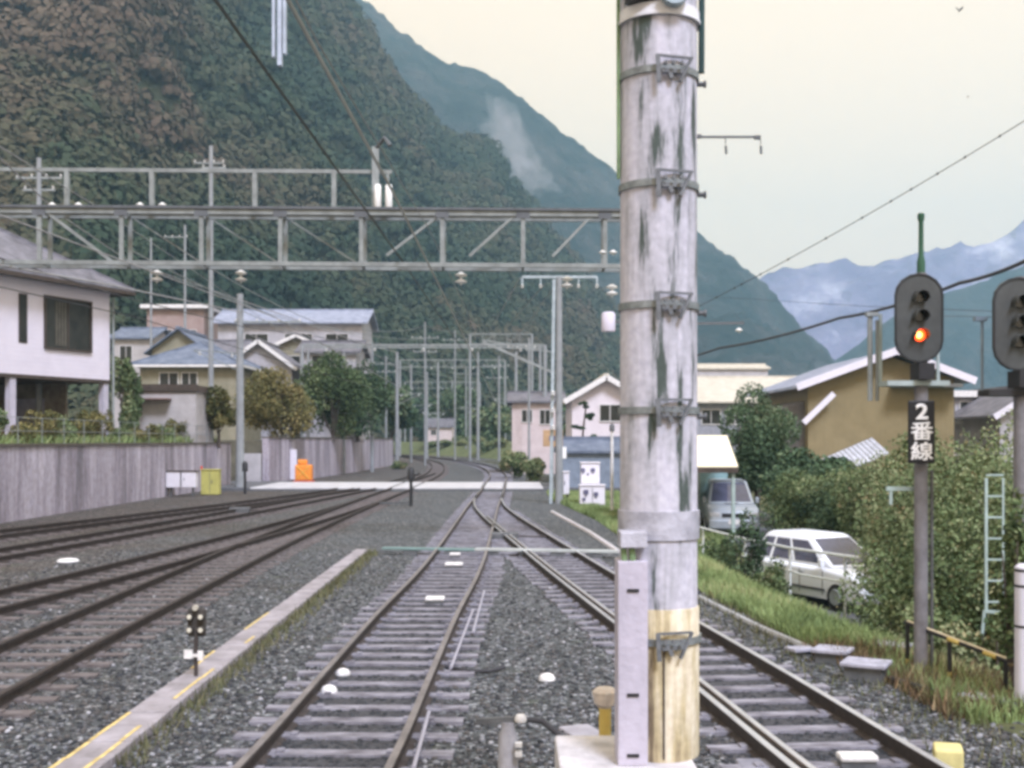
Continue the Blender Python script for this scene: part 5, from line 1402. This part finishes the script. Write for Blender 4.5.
# weeds along the top of the left wall
pw = ['at the left edge', 'under the white house window', 'left of the corner stilt', 'near the corner stilt', 'right of the corner stilt', 'left of the storehouse', 'below the storehouse', 'below the storehouse right half', 'right of the storehouse', 'close to the grey pole', 'under the carport left', 'under the carport middle', 'under the carport right', 'at the far end of the wall']
for i in range(14):
    y = 37.5 + i * 2.0; x = -16.75 - rnd.random()*.3
    tree('wall_top_weed', 'green brown weed clump on the wall top ' + pw[i], 'weed', x, y, 2.3, (rnd.uniform(.4, .6), 1.2), rnd.uniform(.75, 1.6), 1500, OLV if i % 3 else VIN, .06, 300+i, trunk=False, bias=.5, group='weed clumps along the wall top', lobes=14, spread=.2)
def wtp():
    y = 34 + 30 * rnd.random(); return -16.4 - abs(rnd.gauss(0, .5)), y, min(1, max(0, rnd.gauss(.55, .2)))
blades('wall_top_grass', 7000, wtp, .42, 'rough grass fringing the top of the left retaining wall', 'grass', GRASSM, wid=.014)
def tgp():
    i = rnd.random(); t = rnd.random()
    if i < .45:
        a, b = G(113, 768), G(368, 553); p = a.lerp(b, t); return p.x + abs(rnd.gauss(0, .12)), p.y, rnd.uniform(.4, .9)
    if i < .7:
        y = 9 + 10*t; return edge_x(y) - abs(rnd.gauss(0, .5)), y, rnd.uniform(.3, .9)
    y = 70 + 70*t; return interp(y, [70, 90, 120, 140], [.8, 1.0, -1.2, -4]) + abs(rnd.gauss(0, 1.2)), y, rnd.uniform(.4, .9)
blades('trackside_weeds', 5000, tgp, .11, 'small green weeds scattered along trough edge and ballast', 'weeds', leafmat('dull_weed', [(0, (.05, .06, .03)), (.5, (.11, .12, .06)), (1, (.19, .17, .10))]), wid=.008)

# ------------------------------------------------------------------ poles, masts
POLG = mat('mast_concrete', (.25, .265, .275), var=.15, scale=2, bump=.1)
def mast(px, D, top, label, r=.15, base=0.0, arms=(), m=None, name='catenary_mast', brk=None, cat='pole', ins=True):
    x = at(px, D); zt = P(0, top, D).z - base
    root = empty(name, (x, D, base), label, cat, 'poles and masts along the yard')
    MB().lathe([(r, -.2), (r*.72, zt)], n=14).obj('shaft', m or POLG, root, smooth=True)
    for (py, w0, w1) in arms:
        z = P(0, py, D).z - base
        ar = MB().bar((w0, 0, z), (w1, 0, z), .09).obj('crossarm', STEEL, root)
        n = 4 if w1 - w0 > 1.5 else 2
        for i in range(n):
            if ins: insulator(ar, ((w0 + (w1-w0)*(i+.08)/(n-.84)), 0, z + .17), 2, .06, .07)
    if brk:
        s, z = brk
        b = MB().bar((0, 0, z+.9), (s*2.4, 0, z+1.1), .06).bar((0, 0, z), (s*2.4, 0, z+1.05), .05)
        ao = b.obj('bracket_arm', STEEL, root)
        insulator(ao, (s*2.1, 0, z+1.0), 2, .09, .09); insulator(ao, (s*.4, 0, z+.9), 2, .08, .09)
    return root
mast(211, 62, 146, 'tall slim pole with insulator cluster rising behind the gantry on the left', r=.15, base=2.3, arms=[(163, -.9, .7), (168, -.5, .8)], name='power_pole')
mast(39, 50, 158, 'tall pole with crossarms behind the white house roof', r=.14, base=2.3, arms=[(178, -1.0, 1.0), (190, -.7, .7)], name='power_pole')
mast(185, 90, 225, 'thin pole with a short arm seen through the gantry', r=.12, base=2.6, arms=[(237, -1.6, .2)], name='power_pole')
mast(151, 95, 238, 'thin pole left of the one with the short arm', r=.11, base=2.6, name='power_pole')
mast(240, 60, 294, 'pale concrete mast standing at the end of the retaining wall', r=.23, arms=[(322, -.3, 3.2)], brk=(-1, 6.2))
mast(308, 84, 350, 'slim mast in front of the long wall beyond the crossing', r=.14, base=0, brk=(1, 5.2))
mast(372, 93, 343, 'mast at the right end of the far wall', r=.16)
mast(397, 110, 352, 'mast with bracket just left of the far track', r=.19, brk=(1, 6.0))
mast(411, 132, 365, 'thin mast in the middle of the far yard', r=.16, brk=(1, 5.6))
mast(438, 168, 362, 'far mast left of the track bend', r=.2, brk=(-1, 5.6))
mast(478, 150, 352, 'far mast right of the track bend', r=.22, brk=(-1, 5.8))
mast(516, 118, 352, 'mast beside the pinkish low house', r=.2, brk=(-1, 5.8))
mast(452, 215, 380, 'most distant mast at the bend', r=.2)
mast(540, 98, 345, 'slim mast left of the tall double mast', r=.14, arms=[(350, -1.2, .6)])
mast(427, 148, 372, 'another thin far mast beside the bend', r=.16, brk=(1, 5.0))
mast(344, 88, 352, 'thin pole above the dark trees on the left', r=.11, arms=[(362, -.8, .8)])
mast(386, 120, 356, 'mast with crossarm between the two left far masts', r=.14, arms=[(364, -1.3, 1.3), (372, -1.0, 1.0)])
mast(425, 118, 322, 'taller thin mast above the first thin gantry', r=.11, arms=[(338, -1.4, 1.4), (352, -1.2, 1.2)])
mast(455, 145, 330, 'thin tall mast in the centre of the far yard', r=.12, arms=[(340, -1.5, 1.5)])
mast(466, 185, 368, 'short far mast with a wide crossarm at the bend', r=.15, arms=[(374, -2.0, 2.0)])
mast(499, 132, 356, 'mast carrying two crossarms left of the pinkish house', r=.15, arms=[(366, -1.8, 1.2), (378, -1.4, 1.0)])
mast(529, 86, 338, 'thin mast in front of the pinkish low house', r=.10, arms=[(348, -1.6, .5)])
for i_, (a_, b_, c_, lab_) in enumerate([((240, 302, 60), (386, 358, 120), (466, 374, 185), 'upper of the two feeder wires leading to the bend'),
        ((240, 310, 60), (386, 364, 120), (466, 378, 185), 'lower of the two feeder wires leading to the bend'),
        ((559, 280, 47), (499, 356, 132), (466, 372, 185), 'pale wire dropping left from the tall double mast'),
        ((545, 284, 47), (480, 350, 150), (440, 372, 200), 'second pale wire leaving the tall double mast'),
        ((200, 262, 40), (340, 330, 88), (425, 352, 118), 'telephone wire crossing above the blue roofed building'),
        ((130, 250, 34), (300, 322, 80), (425, 340, 118), 'high thin wire crossing above the blue roofed building'),
        ((365, 330, 88), (425, 326, 118), (530, 340, 86), 'level thin wire across the masts in the centre')]):
    wire([P(*a_), P(*b_), P(*c_)], .022, mat('haze_grey_wire', (.22, .24, .24), var=.1), lab_, sag=.3)
def double_mast():
    D = 47; x = at(559, D); zt = P(0, 277, D).z
    root = empty('double_mast', (x, D, 0), 'tall pale double mast with wide crossarm left of the big pole', 'pole')
    MB().lathe([(.16, -.1), (.12, zt)], n=14).obj('shaft', POLG, root, smooth=True)
    MB().bar((-.34, 0, 0), (-.2, 0, zt-.1), .12).obj('side_shaft', mat('pale_blue_steel', (.36, .42, .45), var=.2), root)
    b = MB().bar((-1.5, 0, zt), (1.55, 0, zt), .10).bar((-1.5, 0, zt-.3), (-1.5, 0, zt), .07).bar((1.55, 0, zt-.3), (1.55, 0, zt), .07).bar((-.75, 0, zt-.3), (-.75, 0, zt), .05).bar((.8, 0, zt-.3), (.8, 0, zt), .05)
    c = b.obj('crossarm', MATS['pale_blue_steel'], root)
    for q in (-1.5, -.75, .8, 1.55): insulator(c, (q, 0, zt-.3), 2, .08, .08)
    MB().bar((-.3, 0, P(0, 372, D).z), (-3.1, 0, P(0, 342, D).z), .10).bar((-.3, 0, P(0, 352, D).z), (-3.1, 0, P(0, 340, D).z), .05).obj('bracket_arm', STEEL, root)
    for z in (3.2, 3.9, 4.6): insulator(root, (-.25, -.2, z), 2, .10, .1)
double_mast()
def far_gantry(D, pxl, pxr, pyt, pyb, label):
    root = empty('far_gantry', (0, D, 0), label, 'gantry', 'distant yard gantries')
    a, b = at(pxl, D), at(pxr, D); z1, z0 = P(0, pyt, D).z, P(0, pyb, D).z
    k = MB().bar((a, 0, z1), (b, 0, z1), .13).bar((a, 0, z0), (b, 0, z0), .10)
    n = max(4, int((b-a)/1.3))
    for i in range(n):
        x0, x1 = a + (b-a)*i/n, a + (b-a)*(i+1)/n
        k.bar((x0, 0, z0), (x0, 0, z1), .07)
        if i % 2: k.bar((x0, 0, z0), (x1, 0, z1), .05)
    k.obj('beam', STEEL, root)
    for x in (a, b): MB().lathe([(.17, 0), (.14, z1)], c=(x, 0, 0), n=12).obj('post', POLG, root, smooth=True)
    for i in range(5): insulator(root, (a + (b-a)*(i+.5)/5, 0, z0 - .05), 2, .13, .13)
    return root
far_gantry(90, 302, 545, 345, 347.5, 'long thin gantry over the yard just beyond the level crossing')
far_gantry(135, 470, 532, 334, 344, 'boxy lattice gantry farther down the yard')
far_gantry(175, 400, 505, 360, 367, 'third small gantry near the bend of the tracks')
far_gantry(230, 405, 480, 382, 388, 'most distant tiny gantry at the bend of the tracks')
wire([(-1.1, 60, 6.3), (-1.0, 95, 6.5), (-5, 135, 6.5), (-14, 175, 6.5)], .02, WIREL, 'distant messenger wire following the far track')
wire([P(240, 330, 60), P(308, 352, 84), P(372, 352, 93), P(411, 372, 132), P(438, 380, 168)], .02, WIREL, 'feeder wire strung along the left masts beyond the wall', sag=.2)
wire([P(520, 278, 47), P(478, 352, 150)], .02, WIREL, 'thin wire from the wide crossarm toward the bend')
wire([P(595, 279, 47), P(700, 210, 26), P(860, 90, 14)], .001, WIREL, 'hair thin wire leaving the wide crossarm') if False else None

# ------------------------------------------------------------------ small things by the crossing and the wall
def cabinet(px, D, w_, h_, zleg, label, m, name='relay_cabinet', red=False, door=True, cat='cabinet', dep=.45, twin=False):
    x = at(px, D); zg = gz(x, D)
    root = empty(name, (x, D, zg), label, cat)
    if twin:
        for s in (-1, 1): MB().box(s*w_/4 - w_/4+.03, s*w_/4 + w_/4-.03, -dep/2, dep/2, zleg, zleg+h_).obj('case', m, root, bevel=.02)
    else: MB().box(-w_/2, w_/2, -dep/2, dep/2, zleg, zleg+h_).obj('case', m, root, bevel=.02)
    MB().box(-w_/2-.03, w_/2+.03, -dep/2-.04, dep/2+.04, zleg+h_+.003, zleg+h_+.05).obj('lid', m if not twin else DKWOOD, root, bevel=.01)
    if zleg > .05:
        for s in (-1, 1): MB().box(s*w_*.35-.04, s*w_*.35+.04, -.05, .05, 0, zleg).obj('leg', STEELD, root)
    if door:
        MB().box(-.01, .01, -dep/2-.012, -dep/2-.003, zleg+.06, zleg+h_-.06).box(w_*.1, w_*.1+.03, -dep/2-.03, -dep/2-.003, zleg+h_*.45, zleg+h_*.6).obj('door_seam', STEELD, root)
    if red: MB().lathe([(.05, 0), (.05, .12), (.02, .16)], c=(-w_/2+.0, -.1, zleg+h_+.05), n=10).obj('red_lamp', mat('red_cap', (.5, .05, .03), var=.1), root, smooth=True)
    return root
cabinet(182, 53, 1.45, .72, .42, 'twin white relay case on legs against the streaked retaining wall', mat('case_white', (.66, .64, .68), var=.06), twin=True, name='relay_case')
cabinet(211, 54.5, .85, 1.15, .02, 'yellow green cabinet beside the twin white case by the wall', mat('yellow_green_cabinet', (.42, .40, .12), var=.15), red=True)
cabinet(592, 44, .95, .85, .0, 'wide white crossing control box with marks left of the big pole', mat('box_white', (.72, .70, .76), var=.05), name='control_box')
cabinet(590, 44.6, .72, .80, .9, 'upper white notice box standing behind the control box', MATS['box_white'], name='notice_box', door=False)
for (px, py, s) in ((583, 470, .13), (593, 470, .13), (588, 474, .06), (586, 492, .16), (596, 494, .14), (584, 499, .1)):
    p = P(px, py, 43.7 if py > 480 else 44.3)
    o = MB().box(-s*.6, s*.6, -.02, .0, -s*.5, s*.5).box(-s*.2, s*.2, -.02, 0, -s*1.0, -s*.55).obj('box_marking', mat('slate_marking', (.12, .12, .20), var=.2))
    par = [q for q in bpy.data.objects if q.name.startswith('control_box' if py > 480 else 'notice_box') and q.type == 'EMPTY'][0]
    o.parent = par; o.location = (p.x - par.location.x, -.245 if True else 0, p.z - par.location.z)
cabinet(563, 48, .50, .9, .35, 'slim white barrier machine at the right end of the crossing', MATS['box_white'], name='barrier_machine', cat='barrier machine')
def sign_post(px, D, top, w_, label, m, hh=.5, base=0):
    x = at(px, D); zt = P(0, top, D).z
    root = empty('sign_post', (x, D, base), label, 'sign')
    MB().lathe([(.035, 0), (.035, zt)], n=8).obj('post', STEEL, root, smooth=True)
    MB().box(-w_/2, w_/2, -.06, -.04, zt-hh, zt).obj('sign_board', m, root, bevel=.01)
    MB().box(-w_*.2, w_*.1, -.068, -.061, zt-hh*.65, zt-hh*.35).obj('sign_mark', MATS['slate_marking'], root)
    return root
sign_post(561, 50, 447, .46, 'small white square sign on a post at the crossing, right side', TXW)
sign_post(553, 52, 430, .9, 'orange brown board behind the white sign at the crossing', mat('tan_board', (.42, .28, .16), var=.2), hh=.75)
def crossing_gate():
    x, D = at(612, 40), 40
    root = empty('cross_buck_post', (x, D, 0), 'pale crossing post hidden partly by the big pole', 'crossing post')
    MB().lathe([(.06, 0), (.05, 3.0)], n=10).obj('post', WHITE, root, smooth=True)
    MB().lathe([(.09, 2.9), (.09, 3.1), (.02, 3.2)], n=10).obj('cap', STEELD, root, smooth=True)
crossing_gate()
def dark_post(px, base_py, top_py, label, arm=None):
    g = G(px, base_py); D = g.y; h = P(0, top_py, D).z
    root = empty('dark_marker_post', (g.x, D, 0), label, 'marker post')
    MB().lathe([(.07, 0), (.06, h-.3)], n=10).obj('post', BLACK, root, smooth=True)
    MB().lathe([(.14, h-.5), (.14, h-.12), (.05, h)], n=12).obj('head', BLACK, root, smooth=True)
    if arm: MB().bar((0, 0, .12), (arm, .3, .10), .09).obj('rod', STEELD, root)
dark_post(411, 506, 467, 'dark stubby post with ground rod before the pale crossing deck', arm=-1.6)
dark_post(245, 494, 461, 'dark dwarf post at the end of the left wall')
MB_ = MB()
def orange_machine():
    x, D = at(304, 72), 69.5; x = at(304, D)
    root = empty('orange_machine', (x, D, 0), 'bright orange barrier machine in front of the far wall', 'barrier machine')
    OR = mat('safety_orange', (.75, .26, .04), var=.15, scale=6)
    MB().box(-.5, .5, -.35, .35, .15, 1.1).obj('housing', OR, root, bevel=.08)
    MB().box(-.36, .2, -.25, .25, 1.1, 1.42).obj('top_housing', OR, root, bevel=.08)
    MB().box(-.6, .6, -.4, .4, -.02, .15).obj('base', mat('red_base', (.45, .10, .07), var=.15), root, bevel=.02)
    MB().bar((-.35, -.36, .3), (.35, -.36, 1.0), .06, .03).bar((-.35, -.37, 1.0), (.35, -.37, .3), .06, .03).obj('warning_bars', mat('yellow_bar', (.7, .5, .1), var=.1), root)
orange_machine()
def gate_left():
    for i, (px, w_, h_, D, m, lab) in enumerate([(285, 1.5, 2.0, 73, MATS['lilac_white_board'], 'pale lilac gate panel under the yellow olive tree'), (252, 1.1, 1.8, 68.5, PALE, 'narrow grey gate panel beside the mast at the wall end')]):
        b = MB().box(-w_/2, w_/2, -.05, .05, .1, h_)
        root = empty('gate_panel', (at(px, D), D, 0), lab, 'gate')
        b.obj('panel', m, root); MB().box(-w_/2-.1, -w_/2-.003, -.08, .08, 0, h_+.15).obj('post', STEEL, root)
gate_left()
# guard pipe rail on the right bank
def pipe_rail(pts, label, gap=1.6, r=.03, m=None, zl=(.75, .4)):
    root = empty('guard_pipe_rail', (pts[0][0], pts[0][1], 0), label, 'guard rail')
    o = Vector((pts[0][0], pts[0][1], 0)); m = m or mat('pale_guard_paint', (.55, .60, .60), var=.15)
    V3 = [Vector((x, y, gz(x, y))) for x, y in pts]
    for z in zl: MB().tube([v + Vector((0, 0, z)) - o for v in V3], r, 8).obj('rail', m, root, smooth=True)
    for a, b in zip(V3[:-1], V3[1:]):
        n = max(1, int((b-a).length / gap))
        for i in range(n):
            p = a.lerp(b, i/n) - o
            MB().lathe([(r*1.1, -.1), (r*1.1, zl[0])], c=(p.x, p.y, p.z), n=8).obj('post', m, root, smooth=True)
gp_ = mat('white_guard_paint', (.62, .66, .66), var=.2, scale=5)
gr_ = empty('guard_pipe_rail', (5, 25, 0), 'pale pipe guard rail with rounded end between grassy bank and white hatchback', 'guard rail')
go_ = Vector((5, 25, 0))
MB().tube([P(694, 526, 32)-go_, P(745, 539, 27.5)-go_, P(790, 548, 25)-go_, P(845, 556, 22.3)-go_, P(885, 561, 20.4)-go_, P(894, 567, 20.1)-go_, P(898, 580, 20)-go_, P(899, 606, 20)-go_], .030, 8).obj('top_rail', gp_, gr_, smooth=True)
MB().tube([P(700, 545, 31)-go_, P(757, 560, 26.7)-go_, P(803, 575, 24.3)-go_, P(850, 583, 22)-go_, P(899, 592, 20)-go_], .024, 8).obj('lower_rail', gp_, gr_, smooth=True)
for px_, py_, D_ in ((703, 529, 31), (745, 539, 27.5), (790, 548, 25), (845, 556, 22.3)):
    t_ = P(px_, py_, D_); MB().tube([Vector((t_.x, t_.y, gz(t_.x, t_.y) - .1)) - go_, t_ - go_], .028, 8).obj('post', gp_, gr_, smooth=True)
pipe_rail([(-16.45, 36), (-16.4, 44), (-16.3, 52), (-16.2, 63)], 'thin grey pipe rail along the top of the left wall') if False else None
r_ = empty('wall_top_fence', (-16.3, 36, 2.4), 'thin pipe fence running along the top of the left retaining wall', 'fence')
for z in (.95, .5): MB().tube([(0, 0, z), (.15, 27, z)], .012, 6).obj('rail', STEEL, r_)
for i in range(15): MB().lathe([(.015, 0), (.015, .98)], c=(.011*i, i*1.92, 0), n=6).obj('post', STEEL, r_)
pipe_obj('ballast_kerb', [G(552, 512, .02), G(590, 533, .02), G(618, 552, .02)], .07, mat('kerb_white', (.52, .50, .52), var=.15), 'pale curved kerb line where ballast meets grass left of the pole', 'kerb')
pipe_obj('ballast_kerb', [G(700, 598, .02), G(760, 628, .02), G(812, 650, .02)], .05, mat('kerb_grey', (.34, .35, .36), var=.2), 'grey kerb line along the grass right of the big pole', 'kerb')
# switch gear by the left tracks
def point_machine(px, py, lab):
    g = G(px, py)
    root = empty('point_machine', (g.x, g.y, 0), lab, 'point machine', 'point machines')
    MB().box(-.35, .35, -.2, .2, .0, .2).obj('case', STEELD, root, bevel=.03)
    MB().tube([(.35, 0, .1), (1.2, 0, .08)], .025, 6).obj('rod', RUST, root)
point_machine(505, 540, 'dark point machine between the diverging rails near the pipe crossing')
point_machine(240, 513, 'dark point machine among the left tracks near the crossing')
# dead brown stalks and creeping weeds round the signal foot
def stalk_pos():
    y = 10.6 + 3.6 * rnd.random(); return edge_x(y) - .3 + 1.7 * rnd.random(), y, rnd.random()
blades('dead_stalks', 5000, stalk_pos, .20, 'dead brown stalks and creeping weeds round the foot of the tall signal', 'weeds', leafmat('dead_stalk', [(0, (.06, .045, .03)), (.45, (.17, .11, .06)), (.7, (.14, .15, .07)), (1, (.36, .26, .15))]), wid=.010)
